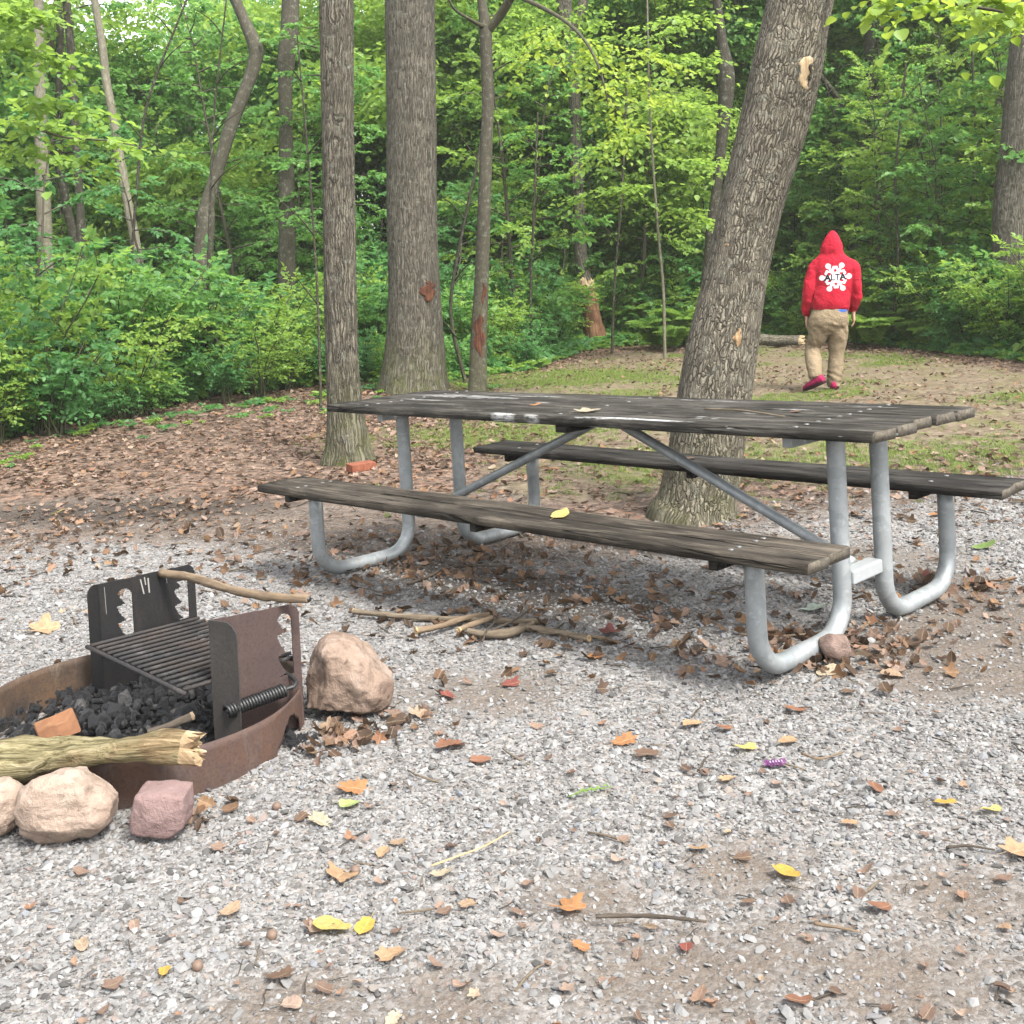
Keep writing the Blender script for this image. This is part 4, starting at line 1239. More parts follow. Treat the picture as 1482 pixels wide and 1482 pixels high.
# brick by the tree
b = at(521, 682)
mb = MB(); box_mb(mb, (0, 0, .028), (.205, .095, .057)); o = mb.build("brick", M['brick'], None, False, .003)
o.location = (b[0], b[1] + .06, gh(b[0], b[1] + .06) + .006); o.rotation_euler = (R(3), 0, R(38)); tag(o, "red brick lying at the foot of the left trunk", "brick")

def gpt(px, py, h): return at(px, py, h)
ST = [("stick", [(512, 885), (580, 892), (650, 896), (720, 898), (782, 899)], [.012, .0125, .012, .0115, .010], 'stick', "longest straight stick of the little pile beside the near bench", .014, (M['cut_end'], None)),
      ("stick", [(603, 913), (640, 905), (672, 895), (708, 889)], [.0125, .0125, .0115, .010], 'stick_tan', "tan stick lying aslant with its cut end towards the fire ring", .026, (M['cut_end'], None)),
      ("stick", [(665, 911), (685, 903), (712, 894)], [.0115, .011, .010], 'stick_tan', "short tan stick with a pale cut end in the middle of the pile", .030, (M['cut_end'], None)),
      ("stick", [(678, 914), (702, 918), (730, 917), (752, 911), (770, 902)], [.012, .015, .017, .015, .007], 'stick', "thick crooked grey branch piece in the stick pile", .016, (None, M['cut_end'])),
      ("stick", [(752, 907), (780, 911), (811, 917), (852, 924)], [.013, .014, .013, .011], 'stick', "short stick with a torn pale tip at the far end of the pile", .013, (None, M['cut_end'])),
      ("twig", [(712, 912), (735, 902), (752, 893), (768, 881)], [.005, .005, .004, .003], 'stick_dark', "thin dark twig leaning upright over the stick pile", .045, None),
      ("twig", [(850, 921), (870, 923), (898, 930)], [.006, .006, .004], 'stick_tan', "reddish thin twig trailing from the end of the stick pile", .008, None),
      ("twig", [(698, 928), (705, 912), (716, 900), (722, 887)], [.004, .004, .0035, .003], 'stick_dark', "dark curved twig standing across the front of the stick pile", .030, None),
      ("twig", [(590, 846), (625, 832), (648, 821), (690, 818), (742, 822)], [.007, .007, .006, .005, .004], 'stick_dark', "long bent dark twig under the near bench", .010, None),
      ("twig", [(862, 1326), (905, 1325), (960, 1327), (1022, 1334)], [.0045, .005, .004, .003], 'stick_dark', "dark grey twig lying alone on the foreground gravel", .008, None),
      ("twig", [(1178, 1336), (1205, 1341), (1246, 1349)], [.0035, .0035, .002], 'stick_tan', "short tan twig on the bare soil patch in the foreground", .006, None),
      ("twig", [(624, 1253), (660, 1240), (700, 1225), (738, 1204)], [.0022, .0022, .002, .0015], 'cut_end', "pale dry grass stalk lying on the gravel", .006, None),
      ("twig", [(1070, 918), (1110, 921), (1150, 919), (1190, 915)], [.004, .004, .003, .003], 'stick_tan', "thin reddish twig on the ground inside the near bench leg", .008, None),
      ("twig", [(1160, 1090), (1185, 1098), (1222, 1088)], [.003, .003, .002], 'stick_tan', "thin bent tan twig beside the purple wrapper", .006, None),
      ("twig", [(1370, 1226), (1400, 1224), (1440, 1230)], [.003, .003, .002], 'stick_dark', "small dark twig on gravel near the star-shaped orange leaf", .006, None)]
for k, (nm, pts, rad, mk, lab, h, en) in enumerate(ST):
    hs_ = [h] * len(pts)
    if "leaning upright" in lab: hs_ = [.02, .035, .05, .065]
    irregular_tube(nm, [gpt(*q, hq) for q, hq in zip(pts, hs_)], rad, M[mk], lab, "stick" if nm == "stick" else "twig", 200 + k, 10, 6, .14, en, None, .01)
irregular_tube("twig", [tw_(.55, -.02, TOPZ + .006), tw_(.75, -.06, TOPZ + .012), tw_(.98, -.13, TOPZ + .006)], [.004, .004, .003], M['stick'], "thin grey twig lying on top of the table planks", "twig", 260, 8, 5, .1)

# acorns and nuts
for k, (px, py, lab) in enumerate(((515, 1253, "round brown nut on gravel by the orange maple leaf"), (386, 1349, "round brown nut on gravel left of the yellow leaf"), (396, 1168, "brown nut on gravel near the notch of the fire ring"), (290, 1402, "small brown nut on gravel near the lower left corner"))):
    p = at(px, py); mb = MB(); n = 14; vs_ = []; r_ = .0115
    for j in range(9):
        a = math.pi * j / 8; rr = math.sin(a) * r_ * (1 if j < 7 else .8)
        for q in range(n): vs_.append((rr * math.cos(6.2832 * q / n), rr * math.sin(6.2832 * q / n), r_ * (1 - math.cos(a)) * 1.05))
    fs = [(j * n + q, j * n + (q + 1) % n, (j + 1) * n + (q + 1) % n, (j + 1) * n + q) for j in range(8) for q in range(n)]
    mb.add(vs_, fs); o = mb.build("acorn", M['acorn']); o.location = (p[0], p[1], gh(p[0], p[1]) + .003); o.rotation_euler = (R(70), 0, k * 1.3); tag(o, lab, "acorn")

# single fallen leaves one can point to : photo position, length in photo pixels, shape, colour, heading, label
LV = [(487, 1340, 56, 'ovate', 'yellow', 150, "big bright yellow pointed leaf on the foreground gravel"), (531, 1331, 34, 'ovate', 'gold', 250, "golden curled leaf beside the big yellow leaf"),
      (490, 1265, 44, 'maple', 'peach', 70, "upright orange lobed leaf left of a round nut"), (567, 1374, 46, 'oak', 'peach', 30, "pale orange ragged leaf below the golden leaf"),
      (823, 1308, 50, 'maple', 'orange', 330, "vivid orange lobed leaf on the central foreground gravel"), (1145, 1269, 40, 'ovate', 'gold', 130, "shiny gold-orange oval leaf on the right foreground"),
      (1010, 1224, 32, 'narrow', 'peach', 160, "slim peach leaf above the bare soil"), (1277, 1316, 36, 'ovate', 'rust', 200, "folded rust-brown leaf on the right foreground"),
      (993, 1361, 28, 'ovate', 'red', 80, "folded red leaf standing beside the dark twig"), (1052, 1058, 24, 'ovate', 'rust', 180, "small red-brown leaf right of a tan leaf"),
      (1007, 1049, 30, 'ovate', 'peach', 200, "tan rounded leaf in front of the near bench leg"), (1136, 1075, 26, 'ovate', 'peach', 20, "round tan leaf above the purple wrapper"),
      (1079, 1084, 34, 'narrow', 'yellow', 5, "flat pale yellow leaf left of the round tan leaf"), (1053, 1127, 28, 'oak', 'peach', 30, "peach leaf left of the purple wrapper"),
      (1152, 1028, 32, 'oak', 'rust', 340, "curled rust leaf in front of the near bench leg pipe"), (904, 1074, 36, 'oak', 'orange', 10, "orange leaf beside a dark brown leaf on gravel"),
      (938, 1094, 40, 'oak', 'brown', 350, "dark brown leaf to the right of an orange one"), (1369, 1171, 34, 'narrow', 'gold', 160, "gold slim leaf on gravel at the far right"),
      (1435, 1183, 34, 'narrow', 'yellow', 10, "yellow slim leaf near the right edge of the photo"), (690, 1106, 28, 'ovate', 'rust', 0, "small red-brown leaf on the middle gravel"),
      (650, 1014, 26, 'ovate', 'red', 120, "bright red leaf to the right of the boulder"), (652, 1084, 48, 'oak', 'rust', 20, "long rust leaf lying beside a twig right of the boulder"),
      (740, 989, 28, 'oak', 'red', 0, "red leaf in front of the stick pile"), (512, 1143, 44, 'oak', 'orange', 0, "orange ragged leaf on gravel right of the fire ring"),
      (500, 1166, 28, 'ovate', 'lime', 0, "flat lime green leaf scrap right of the fire ring"), (462, 1188, 40, 'oak', 'cream', 320, "curled cream leaf on gravel below the fire ring notch"),
      (437, 1182, 24, 'oak', 'brown', 60, "brown curled scrap touching the cream leaf"), (1470, 1237, 44, 'maple', 'peach', 20, "star-shaped orange leaf at the right edge"),
      (1178, 880, 36, 'maple', 'pale', 20, "pale underside-up leaf below the tabletop by the right legs"), (863, 953, 26, 'oak', 'orange', 10, "orange leaf right of the stick pile"),
      (881, 916, 30, 'maple', 'maroon', 0, "dark red leaf at the tip of the stick pile"), (80, 748, 18, 'ovate', 'yellow', 30, "tiny yellow leaf on dark soil at the far left"),
      (405, 1409, 44, 'oak', 'brown', 10, "brown ragged leaf in the lower left foreground"), (677, 1306, 28, 'oak', 'tan', 20, "light brown leaf left of the orange lobed leaf"),
      (329, 1321, 30, 'ovate', 'tan', 45, "tan oval leaf on gravel in the lower left"), (1157, 1445, 42, 'narrow', 'rust', 160, "rust-brown slim leaf at the bottom edge"),
      (840, 1364, 30, 'oak', 'orange', 330, "orange-brown leaf below the orange lobed leaf"), (569, 1467, 30, 'oak', 'cream', 60, "cream leaf at the bottom edge of the photo"),
      (1270, 1146, 26, 'ovate', 'rust', 100, "rust leaf on gravel between the wrapper and right edge"), (1230, 1192, 26, 'oak', 'peach', 340, "faded peach leaf left of the slim gold leaf"),
      (941, 1328, 22, 'oak', 'tan', 10, "tan leaf scrap resting on the dark grey twig"), (576, 1219, 26, 'oak', 'tan', 0, "small tan leaf up-right of the nut"),
      (552, 1236, 22, 'ovate', 'peach', 60, "small pinkish leaf between nut and tan leaf"), (640, 1262, 36, 'oak', 'cream', 45, "faded cream leaf under the dry grass stalk"),
      (237, 1408, 22, 'ovate', 'gold', 90, "small gold leaf beside a nut in the lower left"), (1083, 1300, 20, 'oak', 'brown', 0, "small dark brown leaf crumb below the gold oval leaf"),
      (1075, 1238, 26, 'oak', 'brown', 0, "crumpled brown leaf right of the slim peach leaf"), (1350, 745, 18, 'ovate', 'orange', 0, "small orange leaf beside the far right bench leg"),
      (1345, 840, 34, 'maple', 'maroon', 10, "maroon leaf beside the far right leg pipe"), (1420, 846, 34, 'oak', 'rust', 330, "rust leaf on gravel right of the far bench leg"),
      (1418, 795, 30, 'ovate', 'green', 340, "fresh green leaf on gravel right of the far bench leg"), (1230, 1000, 24, 'oak', 'brown', 0, "brown leaf beside the small pinkish stone"),
      (1193, 975, 30, 'ovate', 'cream', 0, "creamy yellow leaf among litter below the near leg pipe"), (1285, 978, 30, 'ovate', 'tan', 0, "tan leaf right of the small pinkish stone"),
      (1100, 800, 30, 'narrow', 'gold', 0, "yellow leaf on the ground behind the near bench end"), (797, 682, 28, 'narrow', 'orange', 0, "orange leaf on the ground behind the table brace"),
      (60, 915, 40, 'maple', 'peach', 20, "peach lobed leaf on gravel left of the grill"), (200, 838, 44, 'oak', 'peach', 15, "tan ragged leaf behind the black grill plate"),
      (240, 1385, 0, 'oak', 'tan', 0, "")]
lcache = {}
for k, (px, py, lp, kd, colk, hd, lab) in enumerate(LV):
    if not lp: continue
    p = at(px, py); s_ = pxs(lp, p[1]) / 1.0
    o = bpy.data.objects.new("fallen_leaf", leaf_obj_mesh("fallen_leaf", kd, M['lf_' + colk], 400 + k, .35, .22)); COL.objects.link(o)
    o.location = (p[0], p[1], gh(p[0], p[1]) + .010); s_ *= .9; o.scale = (s_ * 1.1, s_ * 1.1, s_); rr_ = random.Random(k)
    o.rotation_euler = (rr_.uniform(-.2, .3), rr_.uniform(-.2, .2), R(hd)); tag(o, lab, "leaf")
for (u, v, z, kd, colk, s_, hd, lab) in ((.335, -.66, SEATZ, 'ovate', 'yellow', .085, 60, "flat pale yellow leaf lying on the near bench"), (.10, -.22, TOPZ, 'maple', 'cream', .10, 20, "yellow and brown lobed leaf lying on the tabletop"),
                                      (-.32, -.10, TOPZ, 'ovate', 'orange', .045, 0, "tiny red-orange leaf scrap on the tabletop"), (.93, .03, TOPZ, 'oak', 'brown', .05, 40, "small brown leaf on the tabletop"), (-.03, .66, SEATZ, 'oak', 'brown', .055, 10, "small brown leaf on the far bench")):
    o = bpy.data.objects.new("fallen_leaf", leaf_obj_mesh("fallen_leaf", kd, M['lf_' + colk], 500 + int(u * 90), .25, .15)); COL.objects.link(o)
    o.location = tw_(u, v, z + .003); o.scale = (s_,) * 3; o.rotation_euler = (0, 0, R(hd)); tag(o, lab, "leaf")
# anonymous small leaves on the gravel, alike and uncounted in words
gl = [leaf_obj_mesh("gravel_leaf", kinds[k % 8], M['litter'], 600 + k, .5, .3) for k in range(6)]
rr_ = random.Random(77); cnt = 0
while cnt < 150:
    px, py = rr_.uniform(20, 1470), 1480 - 460 * rr_.random() ** 1.0
    p = at(px, py)
    if math.hypot(p[0] - RC[0], p[1] - RC[1]) < RR + .08 or (px < 300 and py < 1240): continue
    if min(abs(px - q[0]) + abs(py - q[1]) for q in LV) < 34: continue
    s_ = rr_.choice([.012, .016, .02, .024, .03, .036])
    o = bpy.data.objects.new("gravel_leaf", rr_.choice(gl)); COL.objects.link(o); o.location = (p[0], p[1], gh(p[0], p[1]) + .008); o.scale = (s_,) * 3
    o.rotation_euler = (rr_.uniform(-.3, .3), rr_.uniform(-.3, .3), rr_.uniform(0, 6.28)); tag(o, "small dry brown leaf crumb lying loose among the foreground gravel", "leaf", "small leaf crumbs on the foreground gravel"); cnt += 1
# purple wrapper, green sprig
p = at(1122, 1110); mb = MB(); n = 10
for j in range(2):
    pass
vs_, fs = [], []
for i in range(n + 1):
    u = (i / n - .5) * .062
    for j in range(5):
        v = (j / 4 - .5) * .022; vs_.append((u, v, .006 + .004 * math.sin(i * 1.7) + .006 * math.cos(j * 1.6) + (.004 if i in (0, n) else 0)))
for i in range(n):
    for j in range(4): fs.append((i * 5 + j, (i + 1) * 5 + j, (i + 1) * 5 + j + 1, i * 5 + j + 1))
mb.add(vs_, fs); wr = mb.build("candy_wrapper", M['purple']); wr.location = (p[0], p[1], gh(p[0], p[1]) + .006); wr.rotation_euler = (R(20), 0, R(8)); tag(wr, "crumpled purple wrapper lying on the gravel", "wrapper")
mb = MB()
for q in range(5): box_mb(mb, (-.016 + q * .008, 0, .0165), (.004, .007, .0012))
mb.build("printed_marks", M['purple_pale'], wr)
p = at(850, 1150); mb = MB()
tube(mb, [(-.05, -.02, .008), (-.01, 0, .014), (.03, .012, .012), (.055, .022, .008)], [.0016, .0016, .0014, .001], 6)
for q in range(9):
    t_ = q / 8; c_ = np.array([-.03 + .085 * t_, -.008 + .03 * t_, .013]); sg = 1 if q % 2 else -1
    d = np.array([.6, sg * .8, .1]); d /= np.linalg.norm(d); s_ = np.array([-d[1], d[0], 0])
    mb.add([c_, c_ + d * .008 + s_ * .004, c_ + d * .02, c_ + d * .008 - s_ * .004], [(0, 1, 2, 3)])
o = mb.build("green_sprig", M['fern']); o.location = (p[0], p[1], gh(p[0], p[1]) + .004); tag(o, "small green sprig dropped on the middle gravel", "sprig")

# ------------------------------------------------------------------ trees
def trunk_path(pts, Yd, grow=1.2, base=None):
    """pts: (px, py, width px) from the ground up"""
    P_ = [atd(x, y, Yd) for x, y, w in pts]; Rr_ = [pxs(w, Yd) / 2 for x, y, w in pts]
    d = P_[-1] - P_[-2]; d /= np.linalg.norm(d)
    P_.append(P_[-1] + d * grow); Rr_.append(Rr_[-1] * .95)
    return P_, Rr_
def trunk_mesh(pts, Yd, mat, seed, seg=30, n=10, lump=.05, grow=1.2, sink=.15, flare=None):
    P_, Rr_ = trunk_path(pts, Yd, grow)
    P_ = [P_[0] - np.array([0, 0, sink])] + P_; Rr_ = [Rr_[0] * 1.1] + Rr_
    S_ = smooth_path(P_, n); rr = smooth_path([(r_, 0, 0) for r_ in Rr_], n)[:, 0]
    nf = noise3(seed)
    def jit(i, k, th, s_):
        v = 1 + lump * 1.6 * nf((math.cos(th) * 1.2, math.sin(th) * 1.2, s_ * 1.1)) + lump * .5 * nf((math.cos(th) * 4, math.sin(th) * 4, s_ * 4))
        if flare:
            k_ = max(0, 1 - s_ / flare[0]); v += flare[1] * k_ ** 1.8 * (.55 + .45 * math.sin(flare[2] * th + seed)) 
        return v
    mb = MB(); tube(mb, S_, rr, seg, True, jit)
    return mb, P_, Rr_
def tree(name, pts, Yd, mat, label, seed, cat="tree", group=None, seg=30, **kw):
    b_ = atd(pts[0][0], pts[0][1], Yd); zg = gh(b_[0], b_[1])
    root = empty(name, (b_[0], b_[1], zg), label, cat, group)
    if b_[2] > zg + .05:                                    # carry the stem down to the ground it grows from
        s_ = (pts[1][0] - pts[0][0]) / min(-1, (pts[1][1] - pts[0][1]))
        dy = (b_[2] - zg) / Yd * FPX
        pts = [(pts[0][0] + s_ * dy * .7, pts[0][1] + dy, pts[0][2] * 1.12)] + list(pts)
    mb, P_, Rr_ = trunk_mesh(pts, Yd, mat, seed, seg, **kw)
    l_ = np.array(root.location)
    mb.v = [tuple(np.array(q) - l_) for q in mb.v]
    tr_ = mb.build("trunk", mat, root)
    return root, tr_, pts
def scar(root, trunk, pts, Yd, px, py, w, h, mat, name="bare_patch", lift=1.03, lab=None):
    ys = [q[1] for q in pts][::-1]
    def ax_(y): return np.interp(y, ys, [q[0] for q in pts][::-1]), np.interp(y, ys, [q[2] for q in pts][::-1]) / 2
    vs_, fs, us = [], [], []; nu, nv = 9, 13; nf = noise3(int(px)); l_ = np.array(root.location)
    for j in range(nv):
        t_ = j / (nv - 1) * 2 - 1; y = py + t_ * h / 2; half = w / 2 * max(.05, (1 - abs(t_) ** 2.0)) ** .7 * (1 + .9 * nf((t_ * 5, 0, 0))); wob = w * .35 * nf((t_ * 6, 8, 0))
        cx_, r_ = ax_(y)
        for i in range(nu):
            s_ = i / (nu - 1) * 2 - 1; dx = (px + wob - cx_ + s_ * half * (1 + .35 * nf((t_ * 11, s_ * 2, 5)))) / r_; dx = max(-.97, min(.97, dx))
            edge_ = max(abs(s_), abs(t_)); lf = lift + .002 + .03 * nf((s_ * 4, t_ * 7, 1)) - (.07 if edge_ > .99 else 0)
            c_ = atd(cx_, y, Yd); rm = pxs(r_, Yd)
            p = c_ + np.array([rm * dx * lf, -rm * math.sqrt(1 - dx * dx) * lf, 0])
            vs_.append(p - l_)
    for j in range(nv - 1):
        for i in range(nu - 1):
            f_ = (j * nu + i, (j + 1) * nu + i, (j + 1) * nu + i + 1, j * nu + i + 1); fs.append(f_)
            us.append([(vs_[q][0], vs_[q][2]) for q in f_])
    mb = MB(); mb.add(vs_, fs, us); o_ = mb.build(name, mat, trunk)
    if lab: o_['label'] = lab

# foliage arrays ------------------------------------------------------------------
class Fol:
    def __init__(s): s.b, s.d, s.n, s.s, s.r = [], [], [], [], []
    def leaf(s, b, d, n, size, r): s.b.append(b); s.d.append(d); s.n.append(n); s.s.append(size); s.r.append(r)
    def twig(s, o, d, L, n, size, rg_, droop=.12, flat=.25, tone=.5, up=None):
        d = d / np.linalg.norm(d); t_ = np.linspace(.12, 1.0, n)
        z_ = np.array([0, 0, 1.0]) if up is None else up
        side = np.cross(d, z_); side /= np.linalg.norm(side) + 1e-9
        for i, q in enumerate(t_):
            p = o + d * L * q + np.array([0, 0, -droop * L * q * q])
            sg = 1 if i % 2 else -1
            ld = d * rg_.uniform(.25, .8) + side * sg * rg_.uniform(.5, 1.0) + np.array([0, 0, rg_.normal(-.22, flat)])
            if i == n - 1: ld = d + np.array([0, 0, -.2])
            nn = z_ + rg_.normal(0, flat, 3)
            s.leaf(p, ld, nn, size * rg_.uniform(.65, 1.25), np.clip(tone + rg_.normal(0, .2), 0, 1))
    def mesh(s, name, mat, wide=.62, fold=.18, fine=False):
        b, d, n, z = np.array(s.b), np.array(s.d), np.array(s.n), np.array(s.s)[:, None]
        d /= np.linalg.norm(d, axis=1)[:, None] + 1e-9
        n = n - d * (n * d).sum(1)[:, None]; n /= np.linalg.norm(n, axis=1)[:, None] + 1e-9
        w = np.cross(d, n)
        pts = [(0, 0, 0), (.30, -.40, fold), (.68, -.40, fold * .7), (1.0, 0, -.10), (.68, .40, fold * .7), (.30, .40, fold)]
        if fine:
            ax_ = (0, .10, .30, .52, .76, .90, 1.06); hw_ = (0, .24, .44, .43, .25, .10, 0)
            mid = [(a, 0, -.02 * math.sin(a * 3) - .10 * a * a) for a in ax_]
            pts = mid + [(a - .03, -h_, fold * h_ * 2.2 - .13 * a * a) for a, h_ in zip(ax_[1:-1], hw_[1:-1])] + [(a - .03, h_, fold * h_ * 2.2 - .13 * a * a) for a, h_ in zip(ax_[1:-1], hw_[1:-1])]
            V = np.stack([b + z * (d * a + w * (c_ * wide / .8) + n * e) for a, c_, e in pts], 1)
            i0 = np.arange(len(b)) * 17; q_ = []
            for o_, fl in ((7, 0), (12, 1)):
                for i in range(1, 5):
                    f_ = (i, i + 1, o_ + i, o_ + i - 1); q_.append(f_ if fl else f_[::-1])
                q_.append((0, 1, o_, 0) if False else ((0, 1, o_, o_)))
                q_.append((5, 6, o_ + 4, o_ + 4))
            qs = [f_ for f_ in q_ if len(set(f_)) == 4]; ts = [f_ for f_ in q_ if len(set(f_)) == 3]
            qs += [(f_[0], f_[1], f_[2], f_[2]) for f_ in ts]
            keep = [f_ for f_ in qs]
            F = np.stack([np.stack([i0 + a for a in f_], 1) for f_ in keep if len(set(f_)) == 4], 1).reshape(-1, 4)
            tip = np.stack([np.stack([i0 + a for a in f_], 1) for f_ in ((0, 7, 1, 12), (6, 11, 5, 16))], 1).reshape(-1, 4)
            rr0 = np.array(s.r)
            return np_mesh(name, V.reshape(-1, 3), np.concatenate([F, tip]), mat, np.concatenate([np.repeat(rr0, 8), np.repeat(rr0, 2)]), True)
        V = np.stack([b + z * (d * a + w * (c_ * wide / .8) + n * e) for a, c_, e in pts], 1)
        k = len(b)
        i0 = np.arange(k) * 6
        F = np.stack([np.stack([i0, i0 + 3, i0 + 2, i0 + 1], 1), np.stack([i0, i0 + 5, i0 + 4, i0 + 3], 1)], 1).reshape(-1, 4)
        return np_mesh(name, V.reshape(-1, 3), F, mat, np.repeat(np.array(s.r), 2), False)

def gen_shrub(seed, h, spread, leaf, stems=8, dens=1.0, tone=.45):
    rg_ = np.random.RandomState(seed); fo = Fol(); mb = MB()
    for k in range(stems):
        a = 6.283 * (k + rg_.uniform(-.3, .3)) / stems; hh = h * rg_.uniform(.6, 1.08); sp_ = spread * rg_.uniform(.3, 1)
        d0 = np.array([math.cos(a), math.sin(a), 0]); o0 = d0 * .05
        pts = [o0 + d0 * sp_ * (t_ ** 1.5) + np.array([rg_.normal(0, .02), rg_.normal(0, .02), hh * (t_ - .13 * t_ * t_ * (sp_ / spread))]) for t_ in np.linspace(0, 1, 6)]
        tube(mb, pts, np.linspace(.009, .003, 6) * (1 + h * .3), 4, False)
        S_ = smooth_path(pts, 5)
        nt = int((7 + 9 * h) * dens)
        for q in range(nt):
            t_ = rg_.uniform(.18, 1.0) ** .8; p = S_[int(t_ * (len(S_) - 1))]
            b_ = rg_.uniform(0, 6.283); dd = np.array([math.cos(b_), math.sin(b_), rg_.uniform(-.1, .55)]) + d0 * .4
            L = rg_.uniform(.14, .36) * (.7 + .3 * h)
            fo.twig(p, dd, L, rg_.randint(8, 13), leaf * .68, rg_, .25, .45, tone)
        fo.twig(S_[-2], S_[-1] - S_[-4] + np.array([0, 0, .01]), .2, 7, leaf, rg_, .3, .3, tone + .1)
    return fo, mb
def gen_sapling(seed, h, spread, leaf, nb=22, low=.22, tone=.5, lean=.12, dens=1.0):
    rg_ = np.random.RandomState(seed); fo = Fol(); mb = MB()
    la = rg_.uniform(0, 6.28)
    pts = [np.array([math.cos(la) * lean * h * t_ * t_ + rg_.normal(0, .02), math.sin(la) * lean * h * t_ * t_ + rg_.normal(0, .02), h * t_]) for t_ in np.linspace(0, 1, 8)]
    r0 = .008 * h
    tube(mb, pts, np.linspace(r0, .004, 8), 6, False)
    S_ = smooth_path(pts, 8); a = rg_.uniform(0, 6.28)
    for k in range(nb):
        t_ = low + (1 - low) * (k + rg_.uniform(0, .8)) / nb; t_ = min(t_, .99)
        a += 2.4 + rg_.normal(0, .4); p = S_[int(t_ * (len(S_) - 1))]
        L = spread * (1.05 - .65 * t_) * rg_.uniform(.6, 1.1); el = rg_.uniform(-.1, .65) + .35 * (t_ > .85)
        d = np.array([math.cos(a) * math.cos(el), math.sin(a) * math.cos(el), math.sin(el)])
        bp = [p + d * L * q + np.array([0, 0, -.16 * L * q * q]) + rg_.normal(0, .015, 3) * (q > 0) for q in np.linspace(0, 1, 5)]
        tube(mb, bp, np.linspace(r0 * .35, .0025, 5), 4, False)
        B_ = smooth_path(bp, 6); side = np.cross(d, [0, 0, 1.0]); nt = max(4, int(L / .105 * dens))
        for q in range(nt):
            u = (q + 1) / nt; pb = B_[int(u * (len(B_) - 1))]; sg = 1 if q % 2 else -1
            td = d * .8 + side * sg * rg_.uniform(.5, 1) + np.array([0, 0, rg_.normal(-.05, .32)])
            fo.twig(pb, td, rg_.uniform(.2, .42) * (1.15 - .55 * u) * (.5 + .5 * min(L, 1.2)), rg_.randint(8, 13), leaf * .68, rg_, .2, .42, np.clip(tone + rg_.normal(0, .12), 0, 1))
        fo.twig(bp[-2], bp[-1] - bp[-2], L * .35, 7, leaf, rg_, .1, .4, tone)
    return fo, mb
def gen_clump(seed, r_, leaf, n, tone=.5, flat=.55):
    """far crown: sprays spread through an uneven volume"""
    rg_ = np.random.RandomState(seed); fo = Fol()
    cs = [(rg_.normal(0, .5, 3) * r_ * np.array([1, 1, flat]), rg_.uniform(.3, .6) * r_) for _ in range(9)]
    for _ in range(n):
        c_, q = cs[rg_.randint(len(cs))]
        v = rg_.normal(size=3); v /= np.linalg.norm(v); p = c_ + v * q * rg_.uniform(.2, 1) ** .5 * np.array([1, 1, .55])
        a = rg_.uniform(0, 6.28); d = np.array([math.cos(a), math.sin(a), rg_.uniform(-.2, .3)])
        fo.twig(p, d, leaf * 5, 6, leaf, rg_, .25, .5, np.clip(tone + rg_.normal(0, .15), 0, 1))
    return fo
def gen_fern(seed, L=.75, nf_=11):
    rg_ = np.random.RandomState(seed); fo = Fol(); mb = MB()
    for k in range(nf_):
        a = 6.283 * k / nf_ + rg_.normal(0, .2); l_ = L * rg_.uniform(.7, 1.1); d = np.array([math.cos(a), math.sin(a), 0]); side = np.array([-d[1], d[0], 0])
        pts = [d * l_ * (.10 * q + .62 * q * q) + np.array([0, 0, l_ * (1.55 * q - .98 * q * q)]) for q in np.linspace(0, 1, 7)]
        tube(mb, pts, np.linspace(.004, .0012, 7), 4, False)
        S_ = smooth_path(pts, 6); m_ = 20
        for q in range(m_):
            u = .16 + .84 * q / m_; i = min(int(u * (len(S_) - 1)), len(S_) - 2); tg = S_[i + 1] - S_[i]; tg /= np.linalg.norm(tg)
            ln = l_ * .27 * math.sin(math.pi * min(1, (u * .92 + .12))) ** .8 + .01
            for sg in (-1, 1):
                fo.leaf(S_[i], side * sg + tg * .35 + np.array([0, 0, -.12]), np.cross(tg, side) * -1 if np.cross(tg, side)[2] < 0 else np.cross(tg, side), ln, np.clip(rg_.normal(.5, .2), 0, 1))
    return fo, mb
def plant_proto(name, fo, mb, lmat, smat, wide=.62):
    fm = fo.mesh(name + "_foliage", lmat, wide, fine=name == 'shrub')
    so = mb.build(name + "_stem", smat, link=False); sm = so.data; bpy.data.objects.remove(so)
    return fm, sm
def place_plant(name, proto, x, y, s_, rz, label, cat, group, fol="foliage", stem="stem", sz=None, lean=0):
    px_q = 741 + FPX * x / y
    if (815 < px_q < 905 and y < 20.6) or (1180 < px_q < 1235 and y < 18.2 and name == 'sapling'): return None
    root = empty(name, (x, y, gh(x, y) - .01), label, cat, group, rz)
    root.scale = (s_, s_, s_ * (sz or 1)); root.rotation_euler = (lean, 0, rz)
    for nm, me_ in ((fol, proto[0]), (stem, proto[1])):
        c_ = bpy.data.objects.new(nm, me_); COL.objects.link(c_); c_.parent = root
    return root

# the trunks that stand out
rA, tA, pA = tree("tree", [(504, 666, 74), (503, 645, 64), (500, 600, 55), (496, 540, 49), (493, 450, 47), (491, 330, 46), (489, 200, 46), (488, 100, 47), (487, 0, 49)], 8.95, M['bark_a'], "straight ridged trunk behind the left end of the table, brick at its foot", 1, lump=.035, flare=(.5, .22, 4), grow=1.5, seg=44, n=12)
scar(rA, tA, pA, 8.95, 495, 175, 9, 22, M['bark_f'], "knot_hole", 1.02)
rB, tB, pB = tree("tree", [(600, 568, 106), (600, 545, 96), (601, 500, 86), (600, 420, 77), (597, 330, 74), (596, 200, 72), (595, 100, 71), (594, 0, 71)], 14.2, M['bark_b'], "thickest upright gray trunk with a small red bark wound", 2, lump=.025, flare=(.8, .10, 5), grow=1.5, seg=44, n=12)
scar(rB, tB, pB, 14.2, 620, 422, 16, 32, M['scar_red'], "bark_wound", 1.03, "red bark wound")
